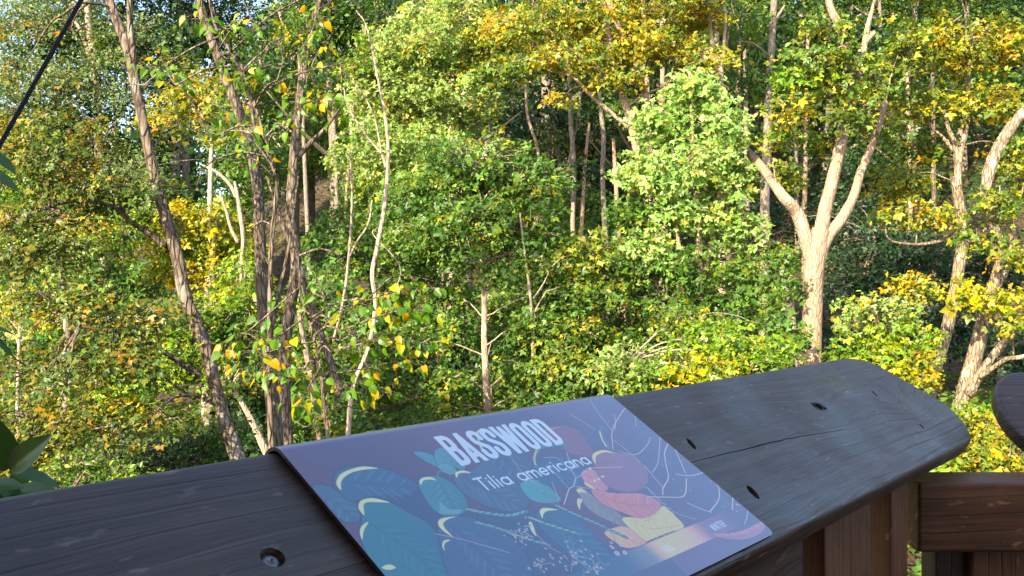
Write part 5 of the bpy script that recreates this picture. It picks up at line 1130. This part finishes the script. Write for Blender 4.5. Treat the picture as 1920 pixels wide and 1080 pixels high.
# section: up the slope, then rolled over the back edge
ua_,ub_=-1.0745*S,.006*S; th_=.0032; rb_=.017; lo=LIFT-th_
prof=[(-.569*S,LIFT)]+[(x,LIFT) for x in np.linspace(-.55*S,-rb_+.004,8)]+[(-rb_+.004+rb_*math.sin(a),LIFT-rb_*(1-math.cos(a))) for a in np.linspace(.12,1.9,12)]
prof=np.array(prof); T=np.gradient(prof,axis=0); T/=np.linalg.norm(T,axis=1)[:,None]; Nn=np.stack([T[:,1],-T[:,0]],1); inner=prof+Nn*th_*np.where(Nn[:,1:2]<0,1,1)
inner=prof-np.stack([-T[:,1],T[:,0]],1)*th_
arcl=np.concatenate([[0],np.cumsum(np.linalg.norm(np.diff(prof,axis=0),axis=1))])+prof[0,0]
cr_=.010  # rounded front corners
nx_=40; us_=np.concatenate([ua_+cr_*(1-np.cos(np.linspace(0,math.pi/2,6))),np.linspace(ua_+cr_,ub_-cr_,nx_)[1:-1],(ub_-cr_+cr_*np.sin(np.linspace(0,math.pi/2,6)))])
me=bpy.data.meshes.new('sign_face'); bm=bmesh.new(); uvl=bm.loops.layers.uv.new('UVMap')
def build(pp,al_,flip,mat_i):
    g=[]
    for u in us_:
        e=min(u-ua_,ub_-u); cut=cr_-math.sqrt(max(0,cr_*cr_-(cr_-e)**2)) if e<cr_ else 0.
        col_=[]
        for k_,(y_,z_) in enumerate(pp): yy2=y_+cut if k_==0 else y_; col_.append((bm.verts.new((u,yy2,z_)),u,(al_[k_]+(cut if k_==0 else 0))))
        g.append(col_)
    for a,c in zip(g,g[1:]):
        for k_ in range(len(pp)-1):
            q=[a[k_],c[k_],c[k_+1],a[k_+1]]; q=q[::-1] if flip else q
            f=bm.faces.new([x[0] for x in q]); f.material_index=mat_i; f.smooth=True
            for lp,x in zip(f.loops,q): lp[uvl].uv=((x[1]/S-U0)/(U1-U0),(x[2]/S-V0)/(V1-V0))
    return g
gA=build(prof,arcl,False,0); gB=build(inner,arcl,True,1)
def strip(a,c):
    for i in range(len(a)-1):
        f=bm.faces.new([a[i][0],a[i+1][0],c[i+1][0],c[i][0]]); f.material_index=1
strip([g[0] for g in gA],[g[0] for g in gB]); strip([g[-1] for g in gB],[g[-1] for g in gA]); strip(gB[0],gA[0]); strip(gA[-1],gB[-1])
bm.to_mesh(me); bm.free(); me.materials.append(m_print); me.materials.append(m_edge); me.set_sharp_from_angle(angle=math.radians(40))
link(bpy.data.objects.new('sign_face',me),sign)
bk=bpy.data.meshes.new('backing_strip'); bm=bmesh.new(); bmesh.ops.create_cube(bm,size=1)
for v in bm.verts: v.co=Vector((v.co.x*(ub_-ua_-.02)+(ua_+ub_)/2, v.co.y*.235-.138, v.co.z*(lo-.0006)+lo/2))
bm.to_mesh(bk); bm.free(); bk.materials.append(m_edge); link(bpy.data.objects.new('backing_strip',bk),sign)
print('LEAVES',STAT)
